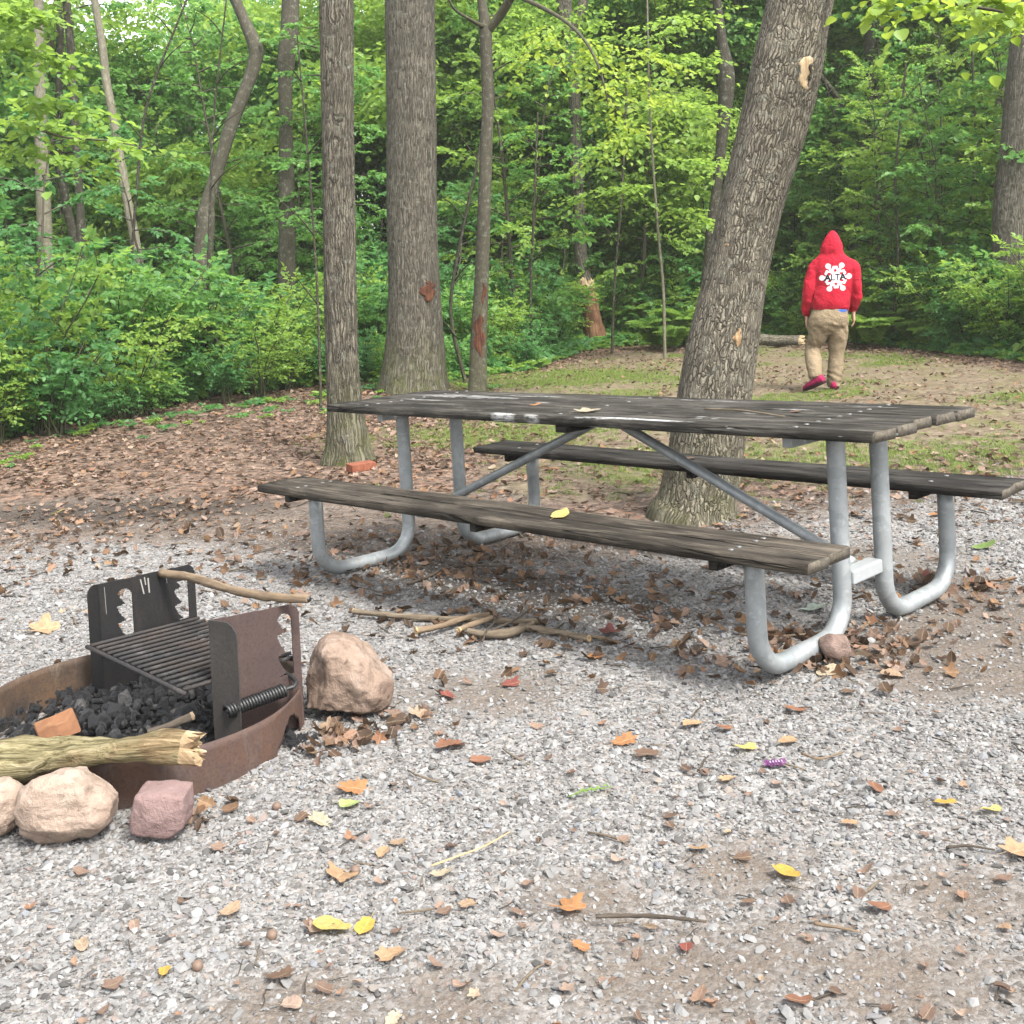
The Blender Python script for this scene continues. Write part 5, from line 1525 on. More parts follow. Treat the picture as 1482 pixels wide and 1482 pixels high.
rC, tC, pC = tree("tree", [(691, 562, 27), (692, 530, 25), (693, 480, 23), (697, 400, 20), (700, 310, 18.5), (703, 230, 18), (706, 150, 17), (704, 80, 17), (702, 38, 18), (697, 0, 13)], 13.7, M['bark_d'], "slim dark forked trunk with reddish rotten bark near its base", 3, lump=.05, grow=1.0, seg=20)
scar(rC, tC, pC, 13.7, 697, 485, 15, 62, M['scar_red'], "bark_wound", 1.06, "reddish rotten bark"); scar(rC, tC, pC, 13.7, 700, 425, 6, 34, M['scar_red'], "bark_wound", 1.05)
rD, tD, pD = tree("tree", [(1006, 752, 138), (1010, 728, 118), (1018, 680, 112), (1032, 590, 107), (1046, 500, 101), (1065, 400, 91), (1088, 294, 91), (1118, 177, 97), (1140, 78, 97), (1156, 0, 92)], 6.25, M['bark_c'], "big leaning trunk with scaly bark right behind the picnic table", 4, lump=.045, flare=(.35, .28, 4), grow=1.3, seg=52, n=12)
scar(rD, tD, pD, 6.25, 1156, 114, 27, 52, M['rot_pale'], "bare_patch", 1.055, "bare tan wound high on the trunk"); scar(rD, tD, pD, 6.25, 1160, 112, 7, 27, M['bark_f'], "knot_hole", 1.085)
scar(rD, tD, pD, 6.25, 1057, 486, 11, 30, M['scar'], "bare_patch", 1.03); scar(rD, tD, pD, 6.25, 1046, 352, 5, 16, M['scar'], "bare_patch", 1.03)

def limb(root, path, rad, mat, name="branch", seg=8):
    l_ = np.array(root.location); mb = MB(); tube(mb, smooth_path([np.array(p) - l_ for p in path], 8), np.interp(np.linspace(0, 1, 8 * (len(path) - 1) + 1), np.linspace(0, 1, len(rad)), rad), seg)
    return mb.build(name, mat, root)
def bough(root, lines, Yd, lmat, leaf, seed, per=22, tone=.5, name="crown", wide=.7, tw=.42, depth=.5):
    """crown child: leafy sprays along photo lines at depth Yd"""
    rg_ = np.random.RandomState(seed); fo = Fol(); l_ = np.array(root.location)
    for ln in lines:
        S_ = smooth_path([atd(x, y, Yd + rg_.uniform(-depth, depth)) - l_ for x, y in ln], 10)
        for q in range(per):
            u = rg_.uniform(.05, 1); i = min(int(u * (len(S_) - 1)), len(S_) - 2); d = S_[i + 1] - S_[i]; d /= np.linalg.norm(d)
            dd = d * .6 + rg_.normal(0, .8, 3) * np.array([1, 1, .25])
            fo.twig(S_[i], dd, rg_.uniform(.5, 1.2) * tw, rg_.randint(5, 9), leaf, rg_, .2, .28, np.clip(tone + rg_.normal(0, .15), 0, 1))
    o_ = bpy.data.objects.new(name, fo.mesh(name, lmat, wide, fine=True)); COL.objects.link(o_); o_.parent = root
    return o_
limb(rC, [atd(707, 42, 13.7), atd(724, 22, 13.6), atd(742, -10, 13.4), atd(760, -60, 13.2)], [.06, .055, .05, .04], M['bark_d'])
limb(rC, [atd(703, 40, 13.7), atd(680, 28, 13.4), atd(655, 10, 13.1), atd(645, -20, 13)], [.03, .02, .014, .01], M['bark_d'])
limb(rC, [atd(742, -10, 13.4), atd(808, 24, 12.6), atd(845, 57, 12.2), atd(868, 101, 12.0), atd(880, 150, 11.9)], [.03, .022, .016, .012, .006], M['bark_d'])
bough(rC, [[(820, 40), (858, 80), (880, 150)], [(845, 57), (900, 75), (960, 90)], [(868, 101), (920, 130), (965, 150)], [(870, 120), (890, 165), (900, 205)], [(800, 20), (780, 60), (760, 90)]], 12.1, M['leaf_yellow'], .066, 5, 19, .5, wide=.75)
limb(rD, [atd(1160, -30, 6.25), atd(1260, -30, 5.9), atd(1360, 0, 5.7), atd(1470, 20, 5.5)], [.03, .018, .012, .006], M['bark_d'])
bough(rD, [[(1250, -15), (1330, 5), (1400, 20)], [(1350, 0), (1430, 20), (1510, 35)], [(1400, -10), (1460, 10), (1520, 15)]], 5.7, M['leaf_yellow'], .066, 6, 17, .42, wide=.8, tw=.3, depth=.35)

BT = [  # name mat depth label points (ground-most first)
 ('bark_f', 20, "dark thin trunk at the left, the rightmost of a dark pair", [(118, 346, 14), (115, 293, 12), (110, 209, 12), (105, 121, 12), (103, 78, 12), (96, 0, 11)]),
 ('bark_f', 21, "dark trunk just left of another dark thin trunk at the left", [(108, 352, 13), (98, 304, 13), (84, 219, 12), (86, 111, 11), (87, 40, 11), (88, -10, 10)]),
 ('bark_d', 23, "slightly bent thin dark trunk in the upper left", [(60, 260, 12), (64, 160, 11), (68, 100, 11), (74, 50, 10), (82, 0, 9)]),
 ('bark_b', 26, "thicker gray trunk among thin ones in the upper left corner", [(40, 240, 19), (39, 140, 18), (40, 60, 17), (41, 0, 16)]),
 ('bark_f', 24, "thin dark trunk nearest the upper left corner", [(32, 260, 9), (20, 170, 8), (14, 95, 8), (15, 40, 8), (16, 0, 8)]),
 ('bark_e', 19, "dull brownish trunk low down at the left behind leaves", [(64, 330, 21), (61, 236, 19), (58, 150, 17), (57, 80, 15)]),
 ('bark_e', 17, "pale slender trunk leaning to the left", [(197, 356, 14), (187, 304, 13), (175, 236, 13), (165, 175, 12), (154, 118, 12), (148, 67, 12), (137, 0, 11)]),
 ('bark_d', 17.5, "dark crooked trunk with a sharp bend near the top", [(296, 335, 25), (299, 300, 21), (307, 270, 17), (320, 229, 17), (337, 175, 18), (354, 135, 17), (368, 96, 18), (371, 70, 19), (356, 34, 15), (341, 0, 14)]),
 ('bark_d', 18.5, "upright gray-brown trunk left of the table-end trunk", [(416, 330, 24), (415, 236, 22), (414, 152, 20), (415, 94, 24), (420, 50, 26), (422, 0, 25)]),
 ('bark_e', 30, "pale spotted thin trunk far behind the crooked one", [(289, 290, 10), (285, 250, 10), (277, 196, 9), (267, 135, 9), (262, 60, 8), (258, 0, 8)]),
 ('bark_e', 26, "pale greenish straight trunk directly behind the slim forked one", [(720, 380, 19), (719, 220, 17), (720, 100, 16), (720, 0, 16)]),
 ('bark_b', 21, "gray trunk forking near the top above the rotten stump", [(856, 470, 22), (850, 418, 19), (841, 378, 18), (838, 304, 17), (835, 236, 17), (833, 169, 17), (828, 110, 18), (824, 64, 18)]),
 ('bark_f', 19, "dark trunk left of the big leaning trunk", [(1030, 330, 16), (1036, 283, 14), (1043, 220, 15), (1048, 165, 20), (1051, 110, 24), (1045, 59, 15), (1037, 0, 13)]),
 ('bark_d', 25, "hazy greenish trunk close to the leaning trunk", [(1050, 260, 20), (1055, 150, 20), (1057, 94, 20), (1067, 0, 20)]),
 ('bark_f', 22, "dark upright trunk right of the leaning trunk's top", [(1266, 260, 15), (1263, 188, 14), (1258, 118, 13), (1259, 59, 14), (1263, 0, 14)]),
 ('bark_e', 24.5, "thin brown trunk beside a dark upright one at the right", [(1268, 260, 11), (1270, 200, 10), (1273, 157, 9), (1279, 51, 9), (1281, 0, 9)]),
 ('bark_e', 24, "pale trunk leaning right, between dark and far right trunks", [(1305, 300, 20), (1316, 236, 18), (1332, 169, 20), (1348, 98, 20), (1357, 20, 19)]),
 ('bark_e', 26, "thin pale trunk leaning strongly to the right", [(1355, 320, 13), (1367, 267, 12), (1387, 188, 12), (1414, 114, 12), (1442, 39, 12), (1460, -10, 12)]),
 ('bark_b', 16.5, "large gray-brown trunk cut by the right edge", [(1463, 380, 54), (1466, 300, 50), (1471, 240, 48), (1478, 157, 47), (1486, 60, 46), (1492, 0, 45)]),
 ('bark_e', 20, "lighter brown trunk just left of the far right trunk", [(1441, 320, 17), (1444, 236, 15), (1448, 165, 14), (1461, 47, 14), (1466, 0, 14)]),
]
FORK = None
for k, (mk, Yd, lab, pts) in enumerate(BT):
    r_, t_, p_ = tree("tree", pts, Yd, M[mk], lab, 20 + k, seg=14, n=6, lump=.09, grow=2.5, group="trunks of the woods behind")
    if "forking" in lab:
        limb(r_, [atd(824, 66, Yd), atd(818, 40, Yd), atd(811, 0, Yd), atd(806, -60, Yd)], [.10, .09, .08, .07], M[mk]); limb(r_, [atd(825, 70, Yd), atd(833, 40, Yd), atd(845, 0, Yd), atd(858, -60, Yd)], [.11, .10, .09, .08], M[mk])
    if "dark upright trunk right" in lab:
        limb(r_, [atd(1262, 196, Yd), atd(1238, 177, Yd - .2), atd(1214, 145, Yd - .5), atd(1185, 108, Yd - .8), atd(1150, 70, Yd - 1)], [.085, .07, .06, .055, .04], M[mk])

for k, (Yd, lab, pts) in enumerate((
        (14.6, "hair-thin stem in front of the crooked trunk", [(303, 330, 4), (306, 236, 3.5), (312, 140, 3), (322, 50, 2.5)]),
        (15.2, "thin dark stem leaning right, between pale slender and crooked trunks", [(200, 250, 4.5), (209, 169, 4), (226, 110, 3.5), (250, 50, 3)]),
        (12.6, "wiry stem just left of the table-end trunk", [(462, 500, 4), (458, 400, 3.5), (448, 250, 3), (436, 118, 2.5)]),
        (15.0, "curved bare stem between thickest and slim forked trunks", [(672, 545, 6), (652, 450, 5), (668, 340, 4.5), (692, 230, 4), (700, 160, 3)]),
        (17.5, "upright wiry stem left of the fern patch", [(770, 520, 4), (768, 420, 3.5), (772, 320, 3), (776, 220, 2.5)]),
        (18.5, "pale wiry stem right of the rotten stump", [(886, 500, 4.5), (890, 400, 4), (900, 280, 3.5), (905, 170, 3)]),
        (18.0, "bare thin stem behind the walking person's right shoulder", [(1292, 480, 4.5), (1300, 380, 4), (1296, 260, 3.5), (1306, 150, 3)]),
        (19.0, "dark thin stem left of the far right trunk", [(1405, 440, 5), (1402, 330, 4.5), (1412, 220, 4), (1408, 100, 3)]))):
    r_, t_, p_ = tree("sapling", pts, Yd, M['bark_f'], lab, 140 + k, cat="sapling", seg=6, n=5, lump=.08, grow=.6)
    rq = random.Random(k)
    for q in range(4):
        x0, y0 = np.interp(q * .8 + .6, range(len(pts)), [a_[0] for a_ in pts]), np.interp(q * .8 + .6, range(len(pts)), [a_[1] for a_ in pts]); sg = rq.choice((-1, 1))
        limb(r_, [atd(x0, y0, Yd), atd(x0 + sg * 18, y0 - 22, Yd - .2), atd(x0 + sg * rq.uniform(30, 55), y0 - rq.uniform(30, 60), Yd - .4)], [.011, .008, .003], M['bark_f'], seg=5)

# rotten stump, small stump, fallen log
def stump(name, pts, Yd, mat, label, seed, rag):
    b_ = atd(*pts[0][:2], Yd); P_ = [atd(x, y, Yd) for x, y, w in pts]; P_[0][2] = gh(b_[0], b_[1]) - .05
    return irregular_tube(name, P_, [pxs(w, Yd) / 2 for x, y, w in pts], mat, label, "stump", seed, 22, 8, .14, (None, M['rot_pale']), None, rag)
stump("rotten_stump", [(863, 500, 34), (858, 470, 29), (853, 440, 25), (850, 418, 22)], 20.3, M['rot_red'], "reddish broken rotten stump at the forest edge", 71, .22)
stump("mossy_stump", [(925, 452, 16), (924, 438, 15), (924, 425, 13)], 22.5, M['bark_d'], "small dark stump among ferns left of the leaning trunk", 72, .08)
irregular_tube("fallen_log", [atd(1040, 486, 18.7), atd(1085, 489, 18.6), atd(1125, 491, 18.5), atd(1158, 492, 18.3)], [.10, .105, .10, .085], M['bark_c'], "short fallen log with a broken pale end lying behind the walking person", "log", 73, 20, 8, .16, (None, M['rot_pale']), None, .10)

# ------------------------------------------------------------------ shrubs, saplings, ferns
SH = [plant_proto("shrub", *gen_shrub(900 + k, h, sp_, lf, st), M[mk], M['stem'], wd) for k, (h, sp_, lf, st, mk, wd) in enumerate((
    (.75, .55, .075, 9, 'leaf_mid', .62), (1.05, .6, .085, 9, 'leaf_deep', .66), (1.3, .75, .095, 10, 'leaf_mid', .6), (.6, .5, .06, 9, 'leaf_deep', .6), (1.6, .8, .10, 10, 'leaf_deep', .7), (1.2, .7, .075, 10, 'leaf_lime', .6), (.9, .6, .11, 8, 'leaf_mid', .75)))]
SA = [plant_proto("sapling", *gen_sapling(950 + k, h, sp_, lf, nb, lw, .5, ln_), M[mk], M['twig'], wd) for k, (h, sp_, lf, nb, lw, mk, wd, ln_) in enumerate((
    (3.0, 1.0, .10, 18, .15, 'leaf_mid', .7, .1), (4.2, 1.4, .11, 24, .18, 'leaf_mid', .66, .12), (5.4, 1.7, .115, 28, .2, 'leaf_lime', .7, .1), (3.6, 1.2, .10, 20, .12, 'leaf_deep', .62, .15), (6.2, 2.0, .125, 32, .22, 'leaf_mid', .75, .1), (2.2, .9, .09, 14, .15, 'leaf_lime', .7, .2), (4.8, 1.6, .12, 26, .15, 'leaf_deep', .7, .1)))]
FE = [plant_proto("fern", *gen_fern(980 + k, L), M['fern'], M['stem'], .26) for k, L in enumerate((.75, .62, .9))]
rr_ = random.Random(8)
ZONES = ((-.60, -.24, "left of the table-end trunk"), (-.24, .02, "between the upright trunks"), (.02, .24, "behind the leaning trunk"), (.24, .62, "behind the walking person"))
def zone_of(t_):
    for a, b, nm in ZONES:
        if t_ < b: return nm
    return ZONES[-1][2]
def edge_pos(t_, s_):
    y = float(np.interp(t_, EDGE_T, EDGE_Y)) + s_; return t_ * y, y
n_sh = 0
for row, (off, cnt, smin, smax) in enumerate(((.22, 70, .45, .8), (1.2, 56, .7, 1.05), (2.4, 50, .9, 1.25), (4.0, 44, 1.0, 1.4), (6.5, 40, 1.1, 1.6))):
    for k in range(cnt):
        t_ = -.58 + 1.18 * (k + rr_.uniform(.0, 1)) / cnt
        x, y = edge_pos(t_, off + rr_.uniform(-.35, .9 + .4 * row))
        if 19.5 < y < 21 and abs(x - 1.45) < .6: continue
        i = rr_.choice([0, 3, 6, 5, 1]) if row == 0 else rr_.choice([1, 2, 4, 5, 6, 5])
        big_ = 1.4 if t_ < -.2 and row < 2 else 1.0
        place_plant("shrub", SH[i], x, y, rr_.uniform(smin, smax) * big_, rr_.uniform(0, 6.28), "leafy green shrub in the thicket " + zone_of(t_), "shrub", "thicket shrubs " + zone_of(t_), sz=rr_.uniform(.85, 1.15)); n_sh += 1
for k in range(60):
    t_ = .03 + .57 * ((k * .618) % 1.0)
    x, y = edge_pos(t_, .5 + 4.5 * rr_.random())
    if 19.5 < y < 21 and abs(x - 1.45) < .7: continue
    place_plant("shrub", SH[rr_.choice([2, 4, 5, 5, 6])], x, y, rr_.uniform(.9, 1.35), rr_.uniform(0, 6.28), "leafy green shrub in the thicket " + zone_of(t_), "shrub", "thicket shrubs " + zone_of(t_), sz=rr_.uniform(.9, 1.25))
for k, px in enumerate((1105, 1150, 1190, 1235, 1280, 1325, 1370, 880, 930, 985, 1030, 1215, 1300, 1345, 1260)):
    t_ = (px - 741) / FPX
    x, y = edge_pos(t_, (.9, 1.8, 1.3, 2.4)[k % 4])
    place_plant("sapling", SA[(2, 0, 2, 5)[k % 4] if k % 3 else 1], x, y, (.72, .95, .62, 1.15, .8)[k % 5], k * 2.1, "thin young tree with layered green leaves in the woods " + zone_of(t_), "sapling", "young trees " + zone_of(t_), "crown", "trunk")
for k in range(22):
    t_ = .04 + .54 * ((k * .618 + .3) % 1.0)
    x, y = edge_pos(t_, 1.5 + 4.5 * rr_.random())
    place_plant("sapling", SA[rr_.choice([1, 2, 5, 2, 0, 5])], x, y, rr_.uniform(.75, 1.05), rr_.uniform(0, 6.28), "thin young tree with layered green leaves in the woods " + zone_of(t_), "sapling", "young trees " + zone_of(t_), "crown", "trunk")
for k, (px, off, i, s_) in enumerate(((1110, 1.2, 5, 1.1), (1150, 2.2, 2, 1.2), (1275, 1.6, 5, 1.25), (1330, 1.0, 2, 1.0), (1375, .8, 5, 1.1), (1420, 1.2, 2, 1.1), (1460, .6, 5, 1.0), (1300, 3.2, 5, 1.5), (1240, 3.0, 2, 1.5), (1390, 2.6, 5, 1.4), (880, 1.5, 5, 1.1), (1010, 2.5, 5, 1.3))):
    x, y = edge_pos((px - 741) / FPX, off)
    zn = zone_of((px - 741) / FPX)
    place_plant("shrub", SH[i], x, y, s_, k * 1.7, "leafy green shrub in the thicket " + zn, "shrub", "thicket shrubs " + zn)
for k in range(88):
    t_ = -.60 + 1.22 * (k * .618 % 1.0)
    x, y = edge_pos(t_, 1.6 + 14 * rr_.random() ** 1.3)
    i = rr_.randrange(7)
    px_s = 741 + FPX * x / y
    if y < 18.5 and (285 < px_s < 440 or 130 < px_s < 205): x, y = edge_pos(t_, 9 + 6 * rr_.random())
    if y < 15: i = rr_.choice([0, 3, 5, 1])
    place_plant("sapling", SA[i], x, y, rr_.uniform(.8, 1.2), rr_.uniform(0, 6.28), "thin young tree with layered green leaves in the woods " + zone_of(t_), "sapling", "young trees " + zone_of(t_), "crown", "trunk")
for (px, py, s_, i) in ((1262, 492, 1.0, 0), (1290, 484, 1.1, 2), (1320, 488, .9, 1), (1345, 492, .8, 1), (1240, 488, .8, 0), (905, 493, .9, 1), (945, 492, 1.0, 0), (975, 495, .9, 1), (990, 490, 1.0, 2), (1300, 470, 1.0, 0), (1370, 480, .9, 2), (920, 480, 1.1, 2), (960, 478, 1.1, 0), (1230, 478, .9, 1), (1275, 470, 1.2, 2)):
    p = at(px, py + 13)
    place_plant("fern", FE[i], p[0], p[1], s_ * 1.15, rr_.uniform(0, 6.28), "bright arching fern " + ("right of the walking person" if px > 1200 else "left of the leaning trunk"), "fern", "ferns " + ("right of the walking person" if px > 1200 else "left of the leaning trunk"))
# sapling just outside the frame whose long low branch reaches in from the left
p = at(-75, 660); r_, t_, p_ = tree("maple_sapling", [(-75, 690, 14), (-72, 500, 13), (-66, 300, 11), (-60, 150, 9), (-55, 20, 7)], 10.6, M['bark_d'], "young maple whose long leafy branch reaches in from the left edge", 61, seg=10, n=5, grow=1)
limb(r_, [atd(-63, 180, 10.6), atd(10, 174, 10.4), atd(90, 198, 10.2), atd(160, 204, 10.1), atd(215, 216, 10.0)], [.016, .013, .010, .007, .003], M['twig'])
bough(r_, [[(-20, 170), (60, 185), (140, 200), (215, 215)], [(20, 140), (80, 150), (140, 165)], [(-40, 210), (20, 215), (90, 230)], [(-30, 60), (30, 70), (80, 90)], [(-30, 20), (20, 20), (60, 30)]], 10.3, M['leaf_lime'], .085, 9, 30, .35, wide=.8)
# overhanging light sprays upper centre-right
r_, t_, p_ = tree("maple_sapling", [(962, 505, 5), (960, 420, 4.5), (952, 330, 4), (946, 250, 3.5), (940, 150, 3), (938, 60, 2.5)], 17.2, M['bark_e'], "thin pale maple stem with layered light green sprays left of the leaning trunk", 62, seg=8, n=5, grow=1)
bough(r_, [[(940, 90), (990, 80), (1050, 100)], [(945, 140), (1000, 150), (1060, 160)], [(948, 190), (900, 200), (850, 235)], [(950, 230), (1010, 235), (1060, 240)], [(952, 270), (890, 275), (830, 290)], [(955, 300), (1000, 310), (1030, 330)], [(938, 60), (980, 30), (1040, 20)]], 17.0, M['leaf_lime'], .095, 10, 34, .45, wide=.72, tw=.6, depth=.9)

# herbs on the forest floor
def herb(seed, mk, n=6):
    rg_ = np.random.RandomState(seed); fo = Fol()
    for k in range(n):
        a = rg_.uniform(0, 6.28); h = rg_.uniform(.3, 1); o_ = np.array([rg_.normal(0, .25), rg_.normal(0, .25), h * .4])
        fo.twig(o_, np.array([math.cos(a), math.sin(a), .5]), .55, 6, .30, rg_, .4, .35, .5)
    return fo.mesh("herb", M[mk], .7)
hp = [herb(1000 + k, mk) for k, mk in enumerate(('leaf_mid', 'leaf_deep', 'leaf_lime', 'fern', 'leaf_deep'))]
rg = np.random.RandomState(61); n = 10500
t_ = rg.uniform(-.62, .64, n); off = np.where(t_ < -.12, .95, -.1) + 12 * rg.uniform(0, 1, n) ** 1.8
y = np.interp(t_, EDGE_T, EDGE_Y) + off; x = t_ * y
scatter("undergrowth", np.stack([x, y, gh_np(x, y)], 1), np.stack([rg.normal(0, .1, n), rg.normal(0, .1, n), rg.uniform(0, 6.28, n)], 1), rg.uniform(.14, .36, n) * np.where(off < .3, .6, 1.3), rg.randint(0, 5, n), hp, "low leafy plants covering the forest floor")
n = 130                                                     # scattered seedlings in the leaf litter in front
x = rg.uniform(-6, -.2, n); y = np.interp(x / 10.5, EDGE_T, EDGE_Y) + .3 - 2.6 * rg.uniform(0, 1, n) ** 2.2
scatter("seedlings", np.stack([x, y, gh_np(x, y)], 1), np.stack([np.zeros(n), np.zeros(n), rg.uniform(0, 6.28, n)], 1), rg.uniform(.06, .17, n), rg.randint(0, 5, n), hp, "small green seedlings poking out of the leaf litter")
# the far wood
fcl = [gen_clump(1100 + k, 2.4, .125, 1050, tn).mesh("far_crown", M[mk], .62) for k, (mk, tn) in enumerate((('leaf_mid', .55), ('leaf_lime', .45), ('leaf_mid', .7), ('leaf_mid', .8), ('leaf_lime', .6)))]
n = 380
y = 23 + 42 * rg.uniform(0, 1, n) ** 1.25; t_ = np.where(rg.uniform(0, 1, n) < .25, rg.uniform(.0, .6, n), rg.uniform(-.62, .64, n)); x = t_ * y; el = rg.uniform(-.03, .27, n)
z = CAMH + el * y
gap = (np.hypot((t_ - (-.335)) / .085, (el - .255) / .075) < 1) | (np.hypot((t_ - (-.43)) / .07, (el - .26) / .06) < 1)
k = ~gap & (z > -.5)
x, y, z = x[k], y[k], z[k]; n = len(x)
m2 = 95
y2 = rg.uniform(22.3, 26.5, m2); t2 = rg.uniform(-.03, .62, m2); e2 = rg.uniform(-.01, .235, m2)
s2_ = rg.uniform(.42, .78, m2)
k_far = np.concatenate([rg.uniform(.75, 1.25, n), s2_])
x = np.concatenate([x, t2 * y2]); y = np.concatenate([y, y2]); z = np.concatenate([z, CAMH + e2 * y2]); n = len(x)
scatter("far_woods", np.stack([x, y, np.maximum(z, .3)], 1), np.stack([rg.normal(0, .15, n), rg.normal(0, .15, n), rg.uniform(0, 6.28, n)], 1), k_far, rg.randint(0, 5, n), fcl, "far green wood closing the view behind the trunks")

# ------------------------------------------------------------------ the walking person
pp = at(1202, 563); PG = gh(pp[0], pp[1])
def loft(mb, rings, seg=28):
    vs_, fs = [], []
    for (z, cx_, cy_, hw, hd) in rings:
        for k in range(seg):
            a = 6.283185 * k / seg; ca, sa = math.cos(a), math.sin(a)
            vs_.append((cx_ + hw * math.copysign(abs(ca) ** .85, ca), cy_ + hd * math.copysign(abs(sa) ** .9, sa), z))
    m = len(rings)
    for j in range(m - 1):
        for k in range(seg): fs.append((j * seg + k, j * seg + (k + 1) % seg, (j + 1) * seg + (k + 1) % seg, (j + 1) * seg + k))
    fs.append(tuple(range(seg))[::-1]); fs.append(tuple((m - 1) * seg + k for k in range(seg)))
    mb.add(vs_, fs)
def limb_t(mb, pts, rad, seg=18, n=8):
    P_ = smooth_path(pts, n); tube(mb, P_, np.interp(np.linspace(0, 1, len(P_)), np.linspace(0, 1, len(rad)), rad), seg)
def remeshed(mb, name, mat, parent, vox, smooth=6, wr=None):
    o_ = mb.build(name, mat, None)
    md = o_.modifiers.new("r", 'REMESH'); md.mode = 'VOXEL'; md.voxel_size = vox
    sm = o_.modifiers.new("s", 'SMOOTH'); sm.iterations = smooth; sm.factor = .5
    dg = bpy.context.evaluated_depsgraph_get(); me2 = bpy.data.meshes.new_from_object(o_.evaluated_get(dg)); o_.modifiers.clear()
    if wr:
        co = np.empty(len(me2.vertices) * 3, np.float32); me2.vertices.foreach_get("co", co); co = co.reshape(-1, 3)
        no = np.empty(len(me2.vertices) * 3, np.float32); me2.vertices.foreach_get("normal", no); no = no.reshape(-1, 3)
        co += no * np.array([wr(q) for q in co])[:, None]; me2.vertices.foreach_set("co", co.astype(np.float32).ravel())
    me2.materials.clear(); me2.materials.append(mat); me2.polygons.foreach_set("use_smooth", np.ones(len(me2.polygons), bool)); me2.update()
    o_.data = me2
    if parent: o_.parent = parent
    return o_
LW, RW = np.array([-.232, .07, .80]), np.array([.262, .08, .83])
def hand(mb, w, sx):
    """palm, four curled fingers and a thumb, hanging"""
    pal = [w + np.array([0, 0, .02]), w + np.array([0, .004, -.03]), w + np.array([0, .008, -.085])]
    loft(mb, [(p_[2], p_[0], p_[1], hw, hd) for p_, hw, hd in ((pal[2] + [0, 0, -.004], .016, .034), (pal[2], .018, .040), (pal[1], .017, .042), (pal[0], .024, .03))], 14)
    for k, (dy, L) in enumerate(((.033, .068), (.012, .078), (-.010, .072), (-.031, .056))):
        b_ = pal[2] + np.array([0, dy, 0])
        limb_t(mb, [b_ + [0, 0, .015], b_ + np.array([0, .004, -L * .4]), b_ + np.array([-sx * .012, .008, -L * .75]), b_ + np.array([-sx * .026, .008, -L * .95])], [.0095, .009, .0082, .007], 10, 4)
    t0 = pal[1] + np.array([-sx * .004, .036, .012])
    limb_t(mb, [t0, t0 + np.array([-sx * .008, .028, -.022]), t0 + np.array([-sx * .014, .036, -.052])], [.012, .0105, .008], 10, 4)
mb = MB()
loft(mb, [(.78, .0, .01, .15, .10), (.90, .02, .01, .145, .10), (1.05, .045, .01, .135, .095), (1.25, .062, .01, .15, .09), (1.34, .066, .015, .145, .08), (1.41, .060, .02, .10, .065), (1.46, .055, .03, .065, .062)])
limb_t(mb, [(.055, .03, 1.42), (.052, .05, 1.49), (.05, .07, 1.53)], [.055, .052, .05])
loft(mb, [(1.475, .05, .09, .035, .04), (1.50, .05, .085, .058, .075), (1.55, .05, .075, .070, .095), (1.60, .05, .07, .074, .10), (1.65, .05, .062, .066, .09), (1.685, .05, .055, .04, .055), (1.70, .05, .05, .012, .02)], 24)
limb_t(mb, [(.05, .165, 1.59), (.05, .185, 1.56), (.05, .178, 1.545)], [.010, .015, .012], 10, 4)
for sx in (-1, 1): limb_t(mb, [(.05 + sx * .072, .06, 1.60), (.05 + sx * .080, .055, 1.57), (.05 + sx * .072, .065, 1.545)], [.010, .014, .009], 8, 4)
limb_t(mb, [(-.07, .01, 1.33), (-.155, .0, 1.29), (-.205, -.015, 1.09), LW + [0, 0, .03]], [.042, .042, .036, .027]); limb_t(mb, [(.19, .01, 1.33), (.255, .0, 1.29), (.290, -.015, 1.09), RW + [0, 0, .03]], [.042, .042, .036, .027])
hand(mb, LW, -1); hand(mb, RW, 1)
LH, LK, LA = np.array([-.085, .01, .76]), np.array([-.170, .06, .47]), np.array([-.150, -.20, .16])
RHp, RK, RA = np.array([.085, .015, .76]), np.array([.080, .06, .43]), np.array([.048, .05, .10])
limb_t(mb, [LH, LK, LA], [.085, .055, .04]); limb_t(mb, [RHp, RK, RA], [.085, .055, .04])
LHeel, LToe = np.array([-.105, -.245, .125]), np.array([-.265, -.12, .040]); RHeel, RToe = np.array([.040, .01, .042]), np.array([.055, .21, .038])
limb_t(mb, [LA, LHeel + [0, .02, .01], LToe], [.038, .034, .026]); limb_t(mb, [RA, RHeel + [0, .02, .0], RToe], [.038, .032, .026])
person = remeshed(mb, "person", M['skin'], None, .0055, 3)
person.location = (pp[0], pp[1] + .02, PG); person.rotation_euler = (0, 0, -math.atan2(pp[0], pp[1]) * .9)
tag(person, "person walking away in a red hooded sweatshirt, khaki trousers and pink shoes", "person")
# hooded sweatshirt
nfc = noise3(88)
mb = MB()
loft(mb, [(.845, .028, .01, .172, .125), (.86, .028, .01, .182, .132), (.905, .030, .01, .190, .140), (.96, .034, .008, .196, .146), (1.08, .050, .005, .192, .142), (1.22, .064, .005, .205, .142), (1.32, .068, .01, .214, .135), (1.385, .066, .012, .202, .122), (1.43, .060, .015, .178, .110), (1.465, .052, .025, .140, .110), (1.50, .048, .045, .122, .125)], 40)
loft(mb, [(1.44, .047, .03, .118, .11), (1.49, .046, .045, .128, .135), (1.53, .046, .055, .126, .145), (1.575, .047, .06, .112, .140), (1.62, .049, .058, .094, .125), (1.665, .052, .05, .070, .10), (1.70, .055, .04, .045, .065), (1.728, .057, .035, .018, .026)], 32)
limb_t(mb, [(-.05, .01, 1.34), (-.125, .005, 1.335), (-.178, -.01, 1.22), (-.205, -.018, 1.08), (-.225, .03, .92), LW + [0, -.004, .045], LW + [0, -.002, .006]], [.076, .076, .066, .056, .050, .046, .035])
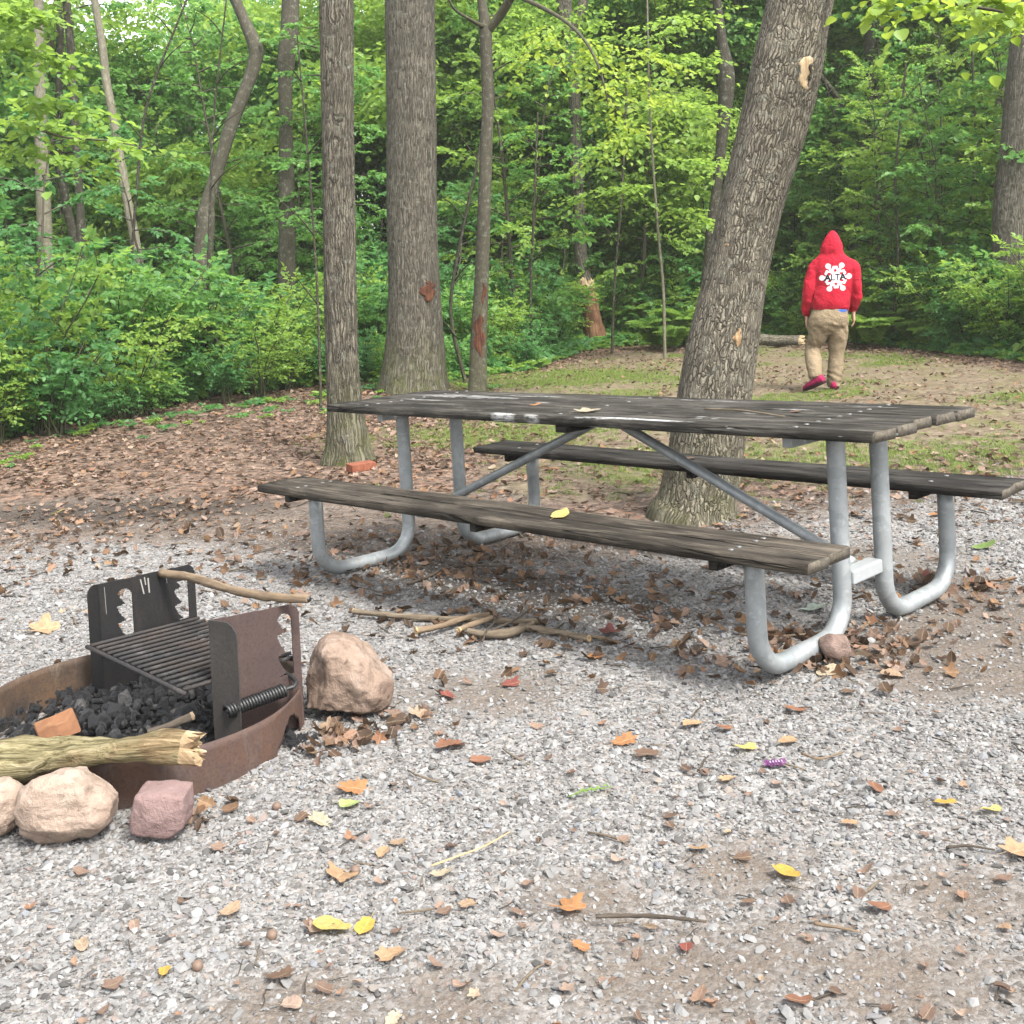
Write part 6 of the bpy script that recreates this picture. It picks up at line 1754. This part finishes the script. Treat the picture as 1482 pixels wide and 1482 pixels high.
limb_t(mb, [(.18, .01, 1.34), (.252, .005, 1.335), (.285, -.01, 1.22), (.300, -.018, 1.08), (.285, .03, .93), RW + [0, -.004, .045], RW + [0, -.002, .006]], [.076, .075, .065, .055, .049, .045, .035])
def wr_h(q):
    x, y, z = q
    w = .009 * nfc((x * 8, y * 8, z * 6)) + .008 * nfc((x * 11 + z * 6, y * 9, z * 15 - x * 8)) + .003 * nfc((x * 5 + z * 14, y * 8, z * 22))
    if z < .90 and abs(x) < .2: w += -.006 if z < .885 else 0
    if z < 1.0: w += .004 * math.sin(x * 60 + 3 * nfc((x * 6, y * 6, 0))) * max(0, 1 - (z - .88) / .12) * (z > .885)
    if abs(x - .05) > .17: w += .0035 * math.sin(z * 34 + x * 25 + 7 * nfc((x * 7, y * 7, z * 6))) + .005 * nfc((x * 12, y * 12, z * 16))
    return w
hood = remeshed(mb, "hoodie", M['red'], person, .0085, 7, wr_h)
bm = bmesh.new(); bm.from_mesh(hood.data)
bmesh.ops.delete(bm, geom=[f for f in bm.faces if f.calc_center_median()[1] > .135 and 1.49 < f.calc_center_median()[2] < 1.66 and abs(f.calc_center_median()[0] - .048) < .075], context='FACES')
bm.to_mesh(hood.data); bvh = BVHTree.FromBMesh(bm); bm.free()
# snowflake and lettering printed on the back
def in_flake(x, z):
    a0 = R(2)
    if math.hypot(x, z) < .066 + .010 * math.cos(6 * (math.atan2(z, x) - a0)): return True
    for k in range(6):
        a = a0 + k * math.pi / 3; r_ = x * math.cos(a) + z * math.sin(a); l_ = -x * math.sin(a) + z * math.cos(a)
        if 0 < r_ < .145 and abs(l_) < .0135: return True
        if math.hypot(r_ - .140, l_) < .029: return True
        if 0 < r_:
            q = (r_ - .068) - abs(l_) * .62
            if abs(q) < .0125 and .0 < abs(l_) < .044: return True
            if math.hypot(r_ - .097, abs(l_) - .042) < .0155: return True
    return False
def seg_d(x, z, x0, z0, x1, z1):
    dx, dz = x1 - x0, z1 - z0; t_ = max(0, min(1, ((x - x0) * dx + (z - z0) * dz) / (dx * dx + dz * dz))); return math.hypot(x - x0 - dx * t_, z - z0 - dz * t_)
def in_word(x, z):
    z = z - .05 * x; h = .056; z0 = -.028; w = .0098
    for ch, cx_ in (('A', -.083), ('L', -.026), ('T', .022), ('A', .074)):
        if ch == 'A': sg = ((-.026, 0, 0, h), (.026, 0, 0, h), (-.015, h * .34, .015, h * .34))
        elif ch == 'L': sg = ((-.015, 0, -.015, h), (-.015, 0, .016, 0))
        else: sg = ((-.021, h, .021, h), (0, 0, 0, h))
        for (a, b, c_, d) in sg:
            if seg_d(x - cx_, z - z0, a, b, c_, d) < w * (.62 if ch in 'LT' else .9): return True
    return False
CS, EX, EZ = .0032, .074, 1.225
def printed(name, test, mat, lift):
    n = int(.19 / CS); vid, vs_, fs = {}, [], []
    def vert(i, k):
        if (i, k) not in vid:
            hit = bvh.ray_cast(Vector((EX + i * CS, -1, EZ + k * CS)), Vector((0, 1, 0)))[0]
            vid[(i, k)] = len(vs_); vs_.append((EX + i * CS, (hit.y if hit else -.13) - lift, EZ + k * CS))
        return vid[(i, k)]
    for i in range(-n, n):
        for k in range(-n, n):
            if test((i + .5) * CS, (k + .5) * CS): fs.append((vert(i, k), vert(i + 1, k), vert(i + 1, k + 1), vert(i, k + 1)))
    b_ = MB(); b_.add(vs_, fs); return b_.build(name, mat, hood)
printed("snowflake_print", lambda x, z: in_flake(x, z) and not in_word(x, z), M['white_print'], .003)
printed("lettering", in_word, M['black_print'], .0032)
# shirt hem, trousers, shoes
mb = MB(); loft(mb, [(.815, .06, .008, .140, .134), (.85, .06, .008, .142, .136), (.88, .06, .008, .138, .13)]); remeshed(mb, "shirt", M['blue'], person, .009, 2)
mb = MB()
loft(mb, [(.60, .0, .0, .10, .08), (.66, -.002, .0, .17, .12), (.72, -.001, .0, .212, .150), (.79, .004, .0, .206, .152), (.85, .018, .005, .190, .138), (.885, .024, .008, .178, .125)], 40)
limb_t(mb, [(-.095, .0, .76), (-.118, .01, .60), LK + [0, .005, 0], (-.165, -.07, .31), LA + [0, .015, .05], LA + [.004, .0, -.005]], [.118, .108, .086, .080, .079, .077])
limb_t(mb, [(.095, .0, .76), (.098, .02, .60), RK + [0, .0, 0], (.066, .05, .25), RA + [0, -.01, .0], (.044, .03, .028)], [.114, .104, .084, .078, .074, .072])
def wr_t(q):
    x, y, z = q
    k_ = math.exp(-((z - .50) / .1) ** 2) + math.exp(-((z - .12) / .12) ** 2) + .8 * math.exp(-((z - .68) / .08) ** 2)
    return .008 * nfc((x * 9, y * 9, z * 8)) + .006 * nfc((x * 13 + z * 9, y * 9, z * 18)) + .0045 * k_ * math.sin(z * 40 + x * 55 + 9 * nfc((x * 8, y * 8, z * 8))) + .007 * k_ * nfc((x * 16 + z * 10, y * 12, z * 20))
tro = remeshed(mb, "trousers", M['khaki'], person, .0085, 6, wr_t)
mb = MB(); tube(mb, [(.11, -.150, .775), (.13, -.149, .775), (.17, -.136, .772)], .003, 6); mb.build("pocket_seam", M['khaki'], tro)
def shoe(he, to, flat=True):
    d = to - he; L = np.linalg.norm(d); d /= L; up = np.array([0, 0, 1.0]) - d * d[2]; up /= np.linalg.norm(up); sd = np.cross(d, up)
    up_mb, so_mb = MB(), MB()
    rings = ((-.055, .012, .02), (-.045, .034, .058), (0, .040, .066), (.35, .042, .060), (.7, .048, .042), (.95, .040, .026), (1.10, .018, .014))
    for mb_, h0, h1, ex in ((up_mb, -.014, None, 1.0), (so_mb, -.036, -.013, 1.07)):
        vs_, fs = [], []; seg = 16
        for (t_, w, h) in rings:
            c_ = he + d * (L * t_ if t_ > 0 else t_)
            for k in range(seg):
                a = 6.283185 * k / seg; q = math.sin(a)
                zz = (h0 + (h - h0) * max(0, q) if q > 0 else h0) if h1 is None else (h1 if q > 0 else h0)
                vs_.append(c_ + sd * (w * ex * math.cos(a)) + up * zz)
        m = len(rings)
        for j in range(m - 1):
            for k in range(seg): fs.append((j * seg + k, j * seg + (k + 1) % seg, (j + 1) * seg + (k + 1) % seg, (j + 1) * seg + k))
        fs.append(tuple(range(seg))[::-1]); fs.append(tuple((m - 1) * seg + k for k in range(seg))); mb_.add(vs_, fs)
    s_ = up_mb.build("shoe", M['pink_shoe'], person); so_mb.build("sole", M['sole'], s_, False)
shoe(LHeel, LToe); shoe(RHeel, RToe)

# ------------------------------------------------------------------ the moist woodland air
mb = MB(); box_mb(mb, (0, 72, 12), (170, 162, 28.0))
hz = NT("haze_air"); hz.n.remove(hz.b)
pv = hz.n.new("ShaderNodeVolumePrincipled"); pv.inputs['Density'].default_value = .0010; pv.inputs['Color'].default_value = (.95, .97, .90, 1)
pv.inputs['Anisotropy'].default_value = .25
hz.l.new(pv.outputs[0], hz.out.inputs['Volume'])
tag(mb.build("haze", hz.m, None, False), "faint pale haze in the woodland air", kind='stuff')
